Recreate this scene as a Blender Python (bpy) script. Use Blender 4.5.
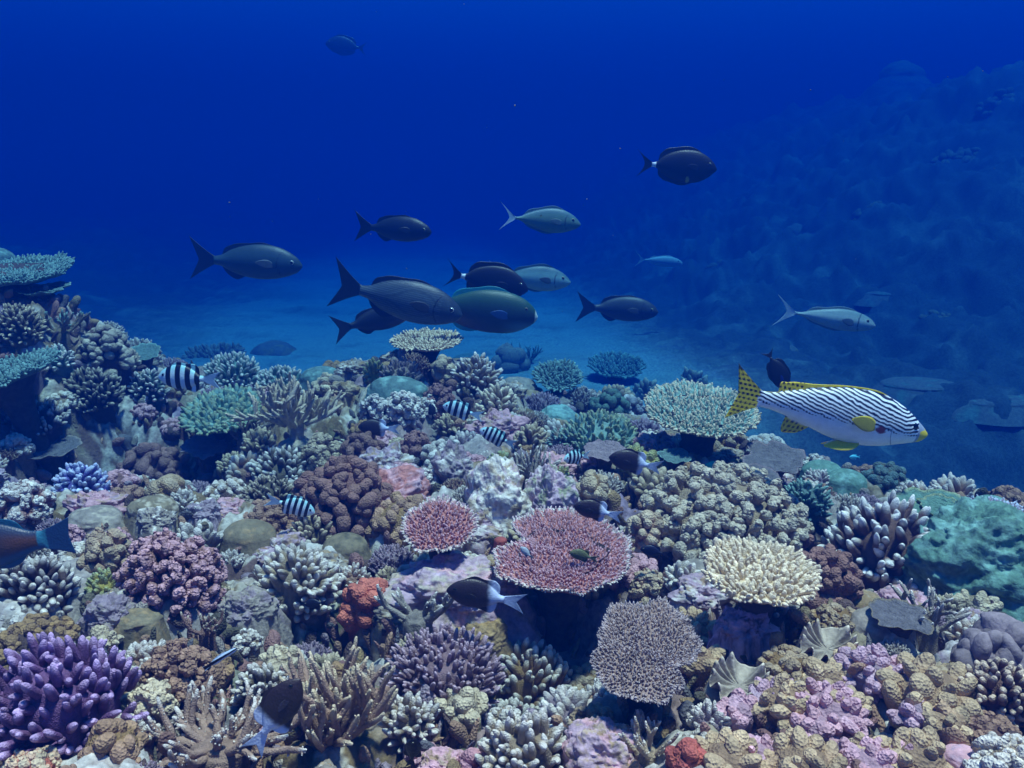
import bpy, math, random
import numpy as np
from mathutils import Vector, Matrix

for o in list(bpy.data.objects):
    bpy.data.objects.remove(o)
R = math.radians
SC = bpy.context.scene
COL = SC.collection
rng = np.random.default_rng(11)
random.seed(5)

# ------------------------------------------------------------------ camera
FPX, PITCH = 887.0, R(12)
cd = bpy.data.cameras.new('camera')
cam = bpy.data.objects.new('camera', cd)
COL.objects.link(cam)
cd.sensor_width = 36
cd.lens = 36 * FPX / 1024
cd.clip_start, cd.clip_end = 0.02, 400
cam.rotation_euler = (R(90) - PITCH, 0, 0)
SC.camera = cam

# ------------------------------------------------------------------ sky, sun, exposure
SUN_EL, SUN_AZ = R(78), R(120)            # midday sun, almost overhead
w = bpy.data.worlds.new('World')
SC.world = w
w.use_nodes = True
nt = w.node_tree
for n in list(nt.nodes):
    nt.nodes.remove(n)


def nd(tree, typ, **kw):
    n = tree.nodes.new(typ)
    for k, v in kw.items():
        setattr(n, k, v)
    return n


sky = nd(nt, 'ShaderNodeTexSky')
sky.sky_type = 'NISHITA'
sky.sun_disc = False
sky.sun_elevation = SUN_EL
sky.sun_rotation = SUN_AZ
tc = nd(nt, 'ShaderNodeTexCoord')
sp_ = nd(nt, 'ShaderNodeSeparateXYZ')
nt.links.new(tc.outputs['Generated'], sp_.inputs[0])
mx = nd(nt, 'ShaderNodeMath', operation='MAXIMUM')
nt.links.new(sp_.outputs['Z'], mx.inputs[0])
mx.inputs[1].default_value = 0.04
dv = nd(nt, 'ShaderNodeMath', operation='DIVIDE')          # length of the slant path through the sea above
dv.inputs[0].default_value = 2.9
nt.links.new(mx.outputs[0], dv.inputs[1])
cb = nd(nt, 'ShaderNodeCombineColor')
for i, t in enumerate((0.72, 0.86, 0.93)):                 # clear sea water, per metre
    p = nd(nt, 'ShaderNodeMath', operation='POWER')
    p.inputs[0].default_value = t
    nt.links.new(dv.outputs[0], p.inputs[1])
    nt.links.new(p.outputs[0], cb.inputs[i])
mul = nd(nt, 'ShaderNodeMix', data_type='RGBA', blend_type='MULTIPLY')
mul.inputs['Factor'].default_value = 1
nt.links.new(sky.outputs[0], mul.inputs['A'])
nt.links.new(cb.outputs[0], mul.inputs['B'])
bg = nd(nt, 'ShaderNodeBackground')
bg.inputs['Strength'].default_value = 0.065
nt.links.new(mul.outputs['Result'], bg.inputs['Color'])
bg2 = nd(nt, 'ShaderNodeBackground')
bg2.inputs['Color'].default_value = (0.0, 0.02, 0.28, 1)   # light scattered back by the open sea
bg2.inputs['Strength'].default_value = 0.04
ad = nd(nt, 'ShaderNodeAddShader')
nt.links.new(bg.outputs[0], ad.inputs[0])
nt.links.new(bg2.outputs[0], ad.inputs[1])
wo = nd(nt, 'ShaderNodeOutputWorld')
nt.links.new(ad.outputs[0], wo.inputs['Surface'])

sd = bpy.data.lights.new('sun', 'SUN')
sd.energy = 5.0
sd.angle = R(5)
sd.color = (1.0, 0.47, 0.355)
sun = bpy.data.objects.new('sun', sd)
COL.objects.link(sun)
sdir = Vector((math.sin(SUN_AZ) * math.cos(SUN_EL), math.cos(SUN_AZ) * math.cos(SUN_EL), math.sin(SUN_EL)))
sun.rotation_euler = (-sdir).to_track_quat('-Z', 'Y').to_euler()
sun.location = (0, 0, 1.5)

vs = SC.view_settings
vs.view_transform = 'Standard'
vs.look = 'None'
vs.gamma = 1
vs.exposure = 2.2
SC.cycles.use_denoising = True
SC.cycles.max_bounces = 6
SC.cycles.diffuse_bounces = 3
SC.cycles.volume_bounces = 1
SC.cycles.sample_clamp_indirect = 4

# ------------------------------------------------------------------ helpers


def lin(c):
    c = np.asarray(c, float) / 255.0
    return np.where(c <= 0.04045, c / 12.92, ((c + 0.055) / 1.055) ** 2.4)


def _hash(ix, iy, iz, seed):
    h = (ix.astype(np.uint32) * np.uint32(374761393) + iy.astype(np.uint32) * np.uint32(668265263)
         + iz.astype(np.uint32) * np.uint32(2147483647) + np.uint32((seed * 974634777) & 0xffffffff))
    h = (h ^ (h >> np.uint32(13))) * np.uint32(1274126177)
    h = (h ^ (h >> np.uint32(16))) * np.uint32(2246822519)
    h = h ^ (h >> np.uint32(15))
    return h.astype(np.float64) / 4294967295.0


def vnoise(P, seed=0):
    P = np.asarray(P, float)
    i = np.floor(P).astype(np.int64)
    f = P - i
    f = f * f * (3 - 2 * f)
    r = 0
    for dx in (0, 1):
        for dy in (0, 1):
            for dz in (0, 1):
                wgt = (f[..., 0] if dx else 1 - f[..., 0]) * (f[..., 1] if dy else 1 - f[..., 1]) * (f[..., 2] if dz else 1 - f[..., 2])
                r = r + wgt * _hash((i[..., 0] + dx) & 0xffff, (i[..., 1] + dy) & 0xffff, (i[..., 2] + dz) & 0xffff, seed)
    return r * 2 - 1


def fbm(P, octv=4, seed=0, gain=0.5, lac=2.03):
    a, s, r = 1.0, 0.0, 0
    P = np.asarray(P, float)
    for k in range(octv):
        r = r + a * vnoise(P, seed + k * 17)
        s += a
        a *= gain
        P = P * lac + 3.7
    return r / s


def sstep(a, b, x):
    t = np.clip((np.asarray(x, float) - a) / (b - a), 0, 1)
    return t * t * (3 - 2 * t)


class MB:
    def __init__(s):
        s.v, s.f, s.c, s.n = [], [], [], 0

    def add(s, v, faces, c):
        v = np.asarray(v, float).reshape(-1, 3)
        c = np.asarray(c, float)
        if c.ndim == 1:
            c = np.tile(c, (len(v), 1))
        for f in faces:
            if len(f):
                s.f.append(np.asarray(f, np.int64) + s.n)
        s.v.append(v)
        s.c.append(c)
        s.n += len(v)

    def mesh(s, name, mat, smooth=True):
        v = np.concatenate(s.v)
        c = np.concatenate(s.c)
        me = bpy.data.meshes.new(name)
        me.vertices.add(len(v))
        me.vertices.foreach_set('co', v.astype(np.float32).ravel())
        loops = np.concatenate([f.ravel() for f in s.f])
        tot = np.concatenate([np.full(len(f), f.shape[1]) for f in s.f])
        st = np.concatenate([[0], np.cumsum(tot)[:-1]])
        me.loops.add(len(loops))
        me.loops.foreach_set('vertex_index', loops.astype(np.int32))
        me.polygons.add(len(tot))
        me.polygons.foreach_set('loop_start', st.astype(np.int32))
        me.update(calc_edges=True)
        me.polygons.foreach_set('use_smooth', np.full(len(tot), smooth))
        at = me.attributes.new('Col', 'FLOAT_COLOR', 'POINT')
        at.data.foreach_set('color', np.concatenate([c, np.ones((len(c), 1))], 1).astype(np.float32).ravel())
        me.materials.append(mat)
        me.validate()
        return me


def link(name, me, parent=None, loc=None, M=None):
    o = bpy.data.objects.new(name, me)
    COL.objects.link(o)
    if parent is not None:
        o.parent = parent
    if M is not None:
        o.matrix_local = M
    elif loc is not None:
        o.location = loc
    return o


def tag(o, label, cat, group=None, kind=None):
    if label:
        o['label'] = label
    if cat:
        o['category'] = cat
    if group:
        o['group'] = group
    if kind:
        o['kind'] = kind
    return o


# ------------------------------------------------------------------ materials


def material(name, rough=0.75, bscale=400, bstr=0.35, mott=0.35, mscale=40, voro=True, spec=0.25, sub=0.0):
    m = bpy.data.materials.new(name)
    m.use_nodes = True
    t = m.node_tree
    b = t.nodes['Principled BSDF']
    b.inputs['Roughness'].default_value = rough
    b.inputs['Specular IOR Level'].default_value = spec
    at = nd(t, 'ShaderNodeAttribute', attribute_name='Col')
    tc = nd(t, 'ShaderNodeTexCoord')
    no = nd(t, 'ShaderNodeTexNoise')
    no.inputs['Scale'].default_value = mscale
    no.inputs['Detail'].default_value = 5
    no.inputs['Roughness'].default_value = 0.65
    t.links.new(tc.outputs['Object'], no.inputs['Vector'])
    mr = nd(t, 'ShaderNodeMapRange')
    mr.inputs['From Min'].default_value = 0.3
    mr.inputs['From Max'].default_value = 0.7
    mr.inputs['To Min'].default_value = 1 - mott
    mr.inputs['To Max'].default_value = 1 + mott
    t.links.new(no.outputs['Fac'], mr.inputs['Value'])
    mm = nd(t, 'ShaderNodeMix', data_type='RGBA', blend_type='MULTIPLY')
    mm.inputs['Factor'].default_value = 1
    t.links.new(at.outputs['Color'], mm.inputs['A'])
    t.links.new(mr.outputs['Result'], mm.inputs['B'])
    t.links.new(mm.outputs['Result'], b.inputs['Base Color'])
    if bstr > 0:
        if voro:
            h = nd(t, 'ShaderNodeTexVoronoi')
            h.inputs['Scale'].default_value = bscale
            out = h.outputs['Distance']
        else:
            h = nd(t, 'ShaderNodeTexNoise')
            h.inputs['Scale'].default_value = bscale
            h.inputs['Detail'].default_value = 4
            out = h.outputs['Fac']
        t.links.new(tc.outputs['Object'], h.inputs['Vector'])
        bp = nd(t, 'ShaderNodeBump')
        bp.inputs['Strength'].default_value = bstr
        bp.inputs['Distance'].default_value = 0.004
        t.links.new(out, bp.inputs['Height'])
        t.links.new(bp.outputs['Normal'], b.inputs['Normal'])
    return m


M_CORAL = material('coral_skin', 0.7, 380, 0.5, 0.3, 70)
M_LOBE = material('lobed_coral_skin', 0.85, 230, 0.85, 0.32, 75)
M_SMOOTH = material('smooth_coral_skin', 0.8, 130, 0.6, 0.38, 45, voro=False)
M_PIT = material('pitted_coral_skin', 0.8, 210, 0.9, 0.25, 50)
M_ROCK = material('encrusted_rock', 0.9, 120, 0.9, 0.45, 55, voro=False, spec=0.12)
M_FISH = material('fish_skin', 0.45, 300, 0.14, 0.10, 60, spec=0.35)
M_EYE = material('fish_eye', 0.12, 10, 0, 0.0, 10, spec=0.6)

# ------------------------------------------------------------------ terrain
EX = [-3, -1.9, -1.4, -.4, .3, .7, .9, 1.05, 1.2, 1.7, 3]
EY = [4.4, 3.9, 3.75, 3.8, 3.85, 3.6, 3.0, 2.5, 2.25, 2.05, 1.9]
BUMPS = [(-2.1, 3.1, .58, .38), (-1.6, 3.2, .20, .17), (-1.95, 4.2, .16, .4), (-1.22, 2.72, -.42, .17), (-.37, 3.25, .24, .3), (.42, 2.45, .10, .33),
         (.09, 1.62, -.26, .13), (.62, 1.5, .07, .22), (.78, 1.85, -.10, .10), (-.36, 1.62, -.12, .09), (-.95, 2.0, .06, .25),
         (.35, 3.4, -.10, .35), (1.0, 2.75, -.06, .25), (-.9, 1.35, .03, .2), (-.25, 1.2, -.05, .2), (1.35, 2.2, .05, .2), (-.75, 2.45, -.10, .15)]
FLOOR = -1.35


def height(X, Y):
    X = np.asarray(X, float)
    Y = np.asarray(Y, float)
    e = np.interp(X, EX, EY) + 0.15 * vnoise(np.stack([X * 1.3, Y * 0 + 2.0, Y * 0], -1), 5)
    zr = -0.80 + 0.05 * fbm(np.stack([X * 2.2, Y * 2.2, X * 0], -1), 2, 3)
    for bx, by, a, s in BUMPS:
        zr = zr + a * np.exp(-((X - bx) ** 2 + (Y - by) ** 2) / (2 * s * s))
    t = sstep(-.1, 1.3, Y - e)
    fl = FLOOR + 0.10 * fbm(np.stack([X * .5, Y * .5, X * 0 + 4], -1), 3, 9)
    far = sstep(0.8, 8.5, X + 0.12 * (Y - 8)) * sstep(5.0, 12.5, Y)
    n = fbm(np.stack([X * .8, Y * .8, X * 0 + 1], -1), 4, 21)
    fl = fl + far * (3.1 + .4 * n) + 0.10 * sstep(0.02, .3, far) * fbm(np.stack([X * 4, Y * 4, X * 0], -1), 3, 33)
    fl = fl - 1.3 * sstep(.35, 1.5, X) * (1 - sstep(3.8, 6.0, Y))
    farl = sstep(3.2, 9, -X - 0.1 * (Y - 8)) * sstep(4.6, 8, Y)
    fl = fl + farl * (0.5 + 0.5 * n)
    return zr * (1 - t) + fl * t


def ray(px, py):
    u = (np.asarray(px, float) - 512) / FPX
    v = -(np.asarray(py, float) - 384) / FPX
    return np.stack([u, np.cos(PITCH) + v * np.sin(PITCH), -np.sin(PITCH) + v * np.cos(PITCH)], -1)


_ys = np.concatenate([np.arange(0.5, 6, 0.01), np.arange(6, 30, 0.05)])


def ground(px, py):
    """point of the reef surface seen at a pixel"""
    d = ray(px, py)
    k = _ys / d[1]
    P = d[None, :] * k[:, None]
    hit = P[:, 2] <= height(P[:, 0], P[:, 1])
    i = int(np.argmax(hit)) if hit.any() else len(k) - 1
    return P[i]


def on_ray(px, py, Y):
    d = ray(px, py)
    return d * (Y / d[1])


def terrain():
    def axis(lo, hi, step, far, g=1.12):
        a = list(np.arange(lo, hi, step))
        s, x = step, a[-1]
        while x < far:
            s *= g
            x += min(s, 2.5)
            a.append(x)
        s, x = step, a[0]
        pre = []
        while x > -far:
            s *= g
            x -= min(s, 2.5)
            pre.append(x)
        return np.array(pre[::-1] + a)
    def ax(p0, stops, far, g):
        a, x = [], p0
        while x < far:
            a.append(x)
            st = float(np.interp(abs(x), [q[0] for q in stops], [q[1] for q in stops]))
            x += st
        return np.array(a)
    xs = ax(-46, [(0, .008), (1.2, .008), (2.4, .014), (3.2, .03), (12, .08), (18, .4), (46, 2.5)], 46, 1)
    ya = ax(0.85, [(.85, .007), (1.6, .008), (2.6, .012), (4.4, .022), (6, .05), (14, .10), (19, .4), (46, 2.5)], 46, 1)
    ys = np.concatenate([np.linspace(-46, .2, 24), [.5, .7], ya])
    X, Y = np.meshgrid(xs, ys)
    Z = height(X, Y)
    e = np.interp(X, EX, EY)
    reef = 1 - sstep(0.4, 1.6, Y - e)
    far = np.maximum(np.maximum(sstep(0.2, 3.6, X + 0.12 * (Y - 8)), sstep(.5, 1.1, X) * (Y > 1) * (Y < 5)), 0.8 * sstep(1.2, 7.0, -X - .1 * (Y - 8)) * sstep(4.6, 7, Y))
    far = np.where(Y > 5, np.minimum(far, np.maximum(sstep(4.6, 7, Y), sstep(.5, 1.1, X))), far)
    P = np.stack([X, Y, Z], -1)

    def cells(sz, seed, warp=.3):
        """rounded colonies growing against one another: (dome height 0..1, id noise a, b)"""
        wx = X / sz + warp * vnoise(P * (2.1 / sz), seed + 1)
        wy = Y / sz + warp * vnoise(P * (2.1 / sz) + 9, seed + 2)
        ix, iy = np.floor(wx).astype(np.int64), np.floor(wy).astype(np.int64)
        best = np.full(X.shape, 9.0)
        ia, ib = np.zeros(X.shape), np.zeros(X.shape)
        for dx in (-1, 0, 1):
            for dy in (-1, 0, 1):
                cx, cy = (ix + dx) & 0xffff, (iy + dy) & 0xffff
                hx = _hash(cx, cy, cx * 0 + 1, seed)
                hy = _hash(cx, cy, cx * 0 + 2, seed)
                d = np.hypot(ix + dx + hx - wx, iy + dy + hy - wy)
                m = d < best
                best = np.where(m, d, best)
                ia = np.where(m, _hash(cx, cy, cx * 0 + 3, seed), ia)
                ib = np.where(m, _hash(cx, cy, cx * 0 + 4, seed), ib)
        return np.sqrt(np.clip(1 - (best / .72) ** 2, 0, 1)), ia, ib
    c1, a1, b1 = cells(.16, 101)
    c2, a2, b2 = cells(.055, 131)
    c3, a3, b3 = cells(.022, 171, .2)
    knob = sstep(.25, .5, b1)                       # some colonies are knobbly, some smooth, some crust
    rough = c1 * (.03 + .09 * a1) + c2 * (.014 + .022 * a2) + c3 * (.004 + .011 * knob) + .012 * fbm(P * 26, 3, 41)
    Z = Z + reef * (rough - 0.125) + (1 - reef) * 0.015 * fbm(P * 6, 2, 49)
    Z = Z + far * (1 - reef) * (0.30 * fbm(P * 1.9, 3, 51) + .20 * fbm(P * 5, 3, 53))
    pal = np.array([lin(q) for q in ((104, 84, 76), (132, 112, 96), (88, 86, 66), (124, 98, 96), (112, 104, 100), (134, 116, 132), (96, 76, 70), (140, 126, 104), (110, 92, 66), (150, 138, 132))])
    c = pal[np.minimum((a1 * 10).astype(int), 9)]
    c = c * (.75 + .45 * a2 * (.6 + .4 * b2))[..., None]
    tips = (c3 * (.2 + .8 * knob) * sstep(.45, .9, c3) * sstep(.3, .8, b2))[..., None]
    c = c + (lin((196, 188, 176)) - c) * tips * .75
    crust = sstep(.12, .35, fbm(P * 6, 3, 61))[..., None]
    c = c + (lin((142, 118, 116)) * (.7 + .6 * a3[..., None]) - c) * crust * .7
    sand = ((1 - reef) * (1 - sstep(0.05, .5, far)))[..., None]
    c = c * (1 - sand) + lin((116, 140, 142)) * (1 - .35 * sstep(-.1, .6, fbm(P * 1.2, 4, 87)) - .2 * sstep(.2, .45, fbm(P * 4.5, 3, 89)))[..., None] * sand
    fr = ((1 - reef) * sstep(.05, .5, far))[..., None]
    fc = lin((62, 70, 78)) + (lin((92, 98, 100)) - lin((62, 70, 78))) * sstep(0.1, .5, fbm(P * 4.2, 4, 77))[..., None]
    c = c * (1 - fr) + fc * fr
    ny, nx = X.shape
    idx = np.arange(nx * ny).reshape(ny, nx)
    q = np.stack([idx[:-1, :-1], idx[:-1, 1:], idx[1:, 1:], idx[1:, :-1]], -1).reshape(-1, 4)
    mb = MB()
    mb.add(np.stack([X, Y, Z], -1).reshape(-1, 3), [q], c.reshape(-1, 3))
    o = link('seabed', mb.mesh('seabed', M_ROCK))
    tag(o, None, None, None, 'structure')
    return o


terrain()

# water round the diver and the reef: one closed box of even density
HZ_TOP = 2.1
def haze():
    v = np.array([(x, y, z) for x in (-50, 50) for y in (-50, 50) for z in (-4.5, HZ_TOP)], float)
    f = np.array([(0, 1, 3, 2), (4, 6, 7, 5), (0, 4, 5, 1), (2, 3, 7, 6), (0, 2, 6, 4), (1, 5, 7, 3)])
    m = bpy.data.materials.new('sea_water')
    m.use_nodes = True
    t = m.node_tree
    t.nodes.remove(t.nodes['Principled BSDF'])
    pv = nd(t, 'ShaderNodeVolumePrincipled')
    pv.inputs['Density'].default_value = 0.42
    pv.inputs['Color'].default_value = (0.0, 0.022, 0.138, 1)
    pv.inputs['Absorption Color'].default_value = (0.0, 0.33, 0.655, 1)
    pv.inputs['Anisotropy'].default_value = 0.48
    t.links.new(pv.outputs[0], t.nodes['Material Output'].inputs['Volume'])
    mb = MB()
    mb.add(v, [f], (1, 1, 1))
    o = link('haze', mb.mesh('haze', m, False))
    tag(o, None, None, None, 'stuff')
haze()

# ------------------------------------------------------------------ coral builders
def lathe(ts, rs, seg):
    """unit template along +Z: (verts, quads, tris, t per vertex)"""
    ts, rs = np.asarray(ts, float), np.asarray(rs, float)
    a = np.arange(seg) * 2 * np.pi / seg
    n = len(ts) - 1
    v = np.concatenate([np.stack([rs[i] * np.cos(a), rs[i] * np.sin(a), np.full(seg, ts[i])], -1) for i in range(n)] + [np.array([[0, 0, ts[-1]]])])
    q, t3 = [], []
    for i in range(n - 1):
        for j in range(seg):
            k = (j + 1) % seg
            q.append((i * seg + j, i * seg + k, (i + 1) * seg + k, (i + 1) * seg + j))
    for j in range(seg):
        t3.append(((n - 1) * seg + j, (n - 1) * seg + (j + 1) % seg, n * seg))
    tt = np.concatenate([np.repeat(ts[:-1], seg), [ts[-1]]])
    return v, np.array(q), np.array(t3), tt


T_FINGER = lathe([0, .2, .4, .6, .74, .85, .93, .98, 1], [.95, 1.03, 1.02, .94, .84, .70, .48, .25, 0], 10)
T_KNOB = lathe([0, .2, .4, .55, .7, .82, .91, .97, 1], [.55, .62, .8, .97, 1.0, .88, .65, .36, 0], 10)
T_LONG = lathe([0, .15, .3, .45, .6, .72, .83, .92, .98, 1], [.85, .9, .97, 1, 1, .96, .84, .6, .28, 0], 12)
T_SPIKE = lathe([0, .4, .75, .93, 1], [1, .9, .7, .42, 0], 6)
T_STUB = lathe([0, .5, .85, 1], [1, .9, .55, 0], 5)


def frames(d, tw=None):
    d = d / np.linalg.norm(d, axis=1, keepdims=True)
    h = np.where(np.abs(d[:, 2:3]) > .9, np.array([[1., 0, 0]]), np.array([[0, 0, 1.]]))
    x = np.cross(h, d)
    x /= np.linalg.norm(x, axis=1, keepdims=True)
    y = np.cross(d, x)
    if tw is not None:
        c, s = np.cos(tw)[:, None], np.sin(tw)[:, None]
        x, y = x * c + y * s, -x * s + y * c
    return x, y, d


def inst(mb, tpl, pos, dirs, rad, ln, base, tip, tip0=0.6, tip1=0.9, noise=0.12, nfreq=1.5, bend=0.1, cvar=0.12, squash=0.0):
    v, q, t3, tt = tpl
    N, nv = len(pos), len(v)
    x, y, z = frames(dirs, rng.uniform(0, 6.28, N))
    rad = np.broadcast_to(rad, N)
    ln = np.broadcast_to(ln, N)
    ox = 1 + squash * rng.uniform(0, 1, N)
    vr = v[None] * np.ones((N, 1, 1))
    P = vr + rng.uniform(0, 100, (N, 1, 3))
    nz = 1 + noise * vnoise(P * np.array([1, 1, 2.2]) * nfreq, 7)
    bx = bend * rng.normal(0, 1, (N, 1)) * tt[None] ** 2
    by = bend * rng.normal(0, 1, (N, 1)) * tt[None] ** 2
    lx = (vr[..., 0] * nz * ox[:, None]) * rad[:, None] + bx * ln[:, None]
    ly = (vr[..., 1] * nz) * rad[:, None] + by * ln[:, None]
    lz = vr[..., 2] * ln[:, None]
    V = pos[:, None] + lx[..., None] * x[:, None] + ly[..., None] * y[:, None] + lz[..., None] * z[:, None]
    k = sstep(tip0, tip1, tt)[None, :, None] * rng.uniform(.65, 1, (N, 1, 1))
    base = np.asarray(base, float)
    base = base[None, None] if base.ndim == 1 else base[:, None]
    tip = np.asarray(tip, float)
    tip = tip[None, None] if tip.ndim == 1 else tip[:, None]
    c = (base + (tip - base) * k) * (1 + cvar * rng.normal(0, 1, (N, 1, 1)))
    off = (np.arange(N) * nv)[:, None, None]
    mb.add(V.reshape(-1, 3), [(q[None] + off).reshape(-1, q.shape[1]), (t3[None] + off).reshape(-1, 3)], np.clip(c, 0.002, 1).reshape(-1, 3))


def dome(mb, a, b, h, col, low=-0.25, nu=36, nv=16, amp=0.12, freq=3.0, col2=None, hi=False, flare=.55):
    """lumpy half ellipsoid with a skirt below the ground"""
    if hi:
        nu, nv = 150, 76
    u = np.arange(nu) * 2 * np.pi / nu
    p = np.linspace(0.02, 1, nv)
    S, U = np.meshgrid(p, u, indexing='ij')
    th = S * (np.pi / 2 + .35)
    d = np.stack([np.sin(th) * np.cos(U), np.sin(th) * np.sin(U), np.cos(th)], -1)
    o = rng.uniform(0, 90, 3)
    r = 1 + amp * fbm(d * freq + o, 4, 5)
    if hi:
        r = r + .16 * (1 - np.abs(fbm(d * 5.5 + o, 4, 9))) ** 2 * (.5 + vnoise(d * 2.5 + o, 11)) + .03 * fbm(d * 24 + o, 2, 13)
    V = d * r[..., None] * np.array([a, b, h])
    V[..., :2] *= 1 + flare * np.maximum(0, th - np.pi / 2)[..., None] / .35
    V[..., 2] -= .09 * np.maximum(0, th - np.pi / 2) / .35
    c = np.asarray(col) * np.ones(V.shape)
    if col2 is not None:
        for i, c2 in enumerate(col2):
            m = .85 * sstep(.0, .38, fbm(d * (3.4 + 1.7 * i) + o + i * 9, 5, 31 + i, .62))[..., None]
            c = c + (np.asarray(c2) - c) * m
    idx = np.arange(nu * nv).reshape(nv, nu)
    nx = np.roll(idx, -1, 1)
    q = np.stack([idx[:-1], idx[1:], nx[1:], nx[:-1]], -1).reshape(-1, 4)
    top = len(V.reshape(-1, 3))
    VV = np.concatenate([V.reshape(-1, 3), [[0, 0, h * 1.0]]])
    VV[-1] = V[0].mean(0) + np.array([0, 0, .002 * h])
    t3 = np.stack([idx[0], nx[0], np.full(nu, top)], -1)
    mb.add(VV, [q, t3], np.concatenate([c.reshape(-1, 3), [c[0, 0]]]))


def dome_points(n, a, b, h, tmax=1.6, jit=0.35):
    i = np.arange(n) + .5
    ct = 1 - i / n * (1 - math.cos(tmax))
    ph = i * 2.399963 + rng.normal(0, jit, n)
    ct = np.clip(ct + rng.normal(0, jit * .08, n), -.15, 1)
    st = np.sqrt(np.maximum(0, 1 - ct * ct))
    return np.stack([a * st * np.cos(ph), b * st * np.sin(ph), h * ct], -1)


def area(a, b, h):
    return 2 * np.pi * (((a * b) ** 1.6 + (a * h) ** 1.6 + (b * h) ** 1.6) / 3) ** (1 / 1.6)


def finger_coral(root, g, sp, base, tip, tpl=T_FINGER, fat=.38, ln=2.6, mat=None, separate=True, up=.36, nmax=98, tip0=.60, tip1=.88, name='branch', **kw):
    a, b, h = g
    A = area(a, b, h)
    n = int(np.clip(A / (sp * sp), 7, 230 if separate else 420))
    s = math.sqrt(A / n)
    tipp = dome_points(n, a, b, h)
    tipp *= rng.uniform(.86, 1.08, (n, 1))
    nrm = tipp / np.array([a * a, b * b, h * h])
    nrm /= np.linalg.norm(nrm, axis=1, keepdims=True)
    d = nrm * (1 - up) + np.array([0, 0, up]) + rng.normal(0, .14, (n, 3))
    d /= np.linalg.norm(d, axis=1, keepdims=True)
    L = np.minimum(ln * s, max(h, .5 * a) * .95) * rng.uniform(.8, 1.1, n)
    pos = tipp - d * L[:, None]
    rad = fat * s * rng.uniform(.82, 1.18, n)
    mat = mat or M_CORAL
    mb = MB()
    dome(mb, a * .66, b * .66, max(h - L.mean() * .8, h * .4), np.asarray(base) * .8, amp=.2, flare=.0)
    if not separate:
        inst(mb, tpl, pos, d, rad, L, base, tip, tip0, tip1, **kw)
        return mb
    link('base', mb.mesh('coral_base', mat), root)
    order = np.argsort(tipp[:, 1] - tipp[:, 2])          # the fingers facing the viewer come first
    rest = order[96:]
    if len(rest):
        m1 = MB()
        inst(m1, tpl, pos[rest], d[rest], rad[rest], L[rest], base, tip, tip0, tip1, **kw)
        o = link('rear_branches', m1.mesh('coral_branches', mat), root)
        o['kind'] = 'stuff'
    for i in order[:96]:
        m1 = MB()
        inst(m1, tpl, pos[i:i + 1] * 0, d[i:i + 1], rad[i:i + 1], L[i:i + 1], base, tip, tip0, tip1, **kw)
        link(name, m1.mesh('coral_' + name, mat), root, pos[i])


def lobed_coral(g, sp, base, tip, fat=.56, ln=1.9, tpl=T_KNOB, sub=True, tip0=.5, core=.74, **kw):
    a, b, h = g
    mb = MB()
    A = area(a, b, h)
    n = int(np.clip(A / (sp * sp), 8, 520))
    s = math.sqrt(A / n)
    tp = dome_points(n, a, b, h, 1.75, .5) * rng.uniform(.84, 1.06, (n, 1))
    nrm = tp / np.array([a * a, b * b, h * h])
    nrm /= np.linalg.norm(nrm, axis=1, keepdims=True)
    d = nrm + rng.normal(0, .22, (n, 3)) + np.array([0, 0, .2])
    d /= np.linalg.norm(d, axis=1, keepdims=True)
    L = np.full(n, ln * s) * rng.uniform(.8, 1.1, n)
    rad = fat * s * rng.uniform(.75, 1.22, n)
    kw.setdefault('noise', .26)
    kw.setdefault('squash', .45)
    inst(mb, tpl, tp - d * L[:, None], d, rad, L, base, tip, tip0, nfreq=1.7, **kw)
    if sub:      # small verrucae budding from every lobe
        k = 5
        pi = np.repeat(np.arange(n), k)
        dd = d[pi] + rng.normal(0, .75, (n * k, 3))
        dd /= np.linalg.norm(dd, axis=1, keepdims=True)
        c0 = tp[pi] - d[pi] * rad[pi][:, None] * 1.05
        inst(mb, T_KNOB, c0 + dd * rad[pi][:, None] * .35, dd, rad[pi] * .42, rad[pi] * .95, base, tip, tip0, noise=.2, bend=.05)
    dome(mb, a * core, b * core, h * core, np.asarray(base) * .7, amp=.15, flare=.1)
    return mb


def disc_points(n):
    i = np.arange(n) + .5
    r = np.sqrt(i / n)
    ph = i * 2.399963
    return r + rng.normal(0, .35 / math.sqrt(n), n), ph + rng.normal(0, .25 / math.sqrt(n) / np.maximum(r, .1), n)


def outline(k=3, amp=.12):
    co = [(rng.normal(0, amp / (j + 1) ** .95), rng.uniform(0, 6.28)) for j in range(1, 18)]
    return lambda th: 1 + sum(c * np.cos((j + 2) * th + p) for j, (c, p) in enumerate(co)) * 1.0


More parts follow.
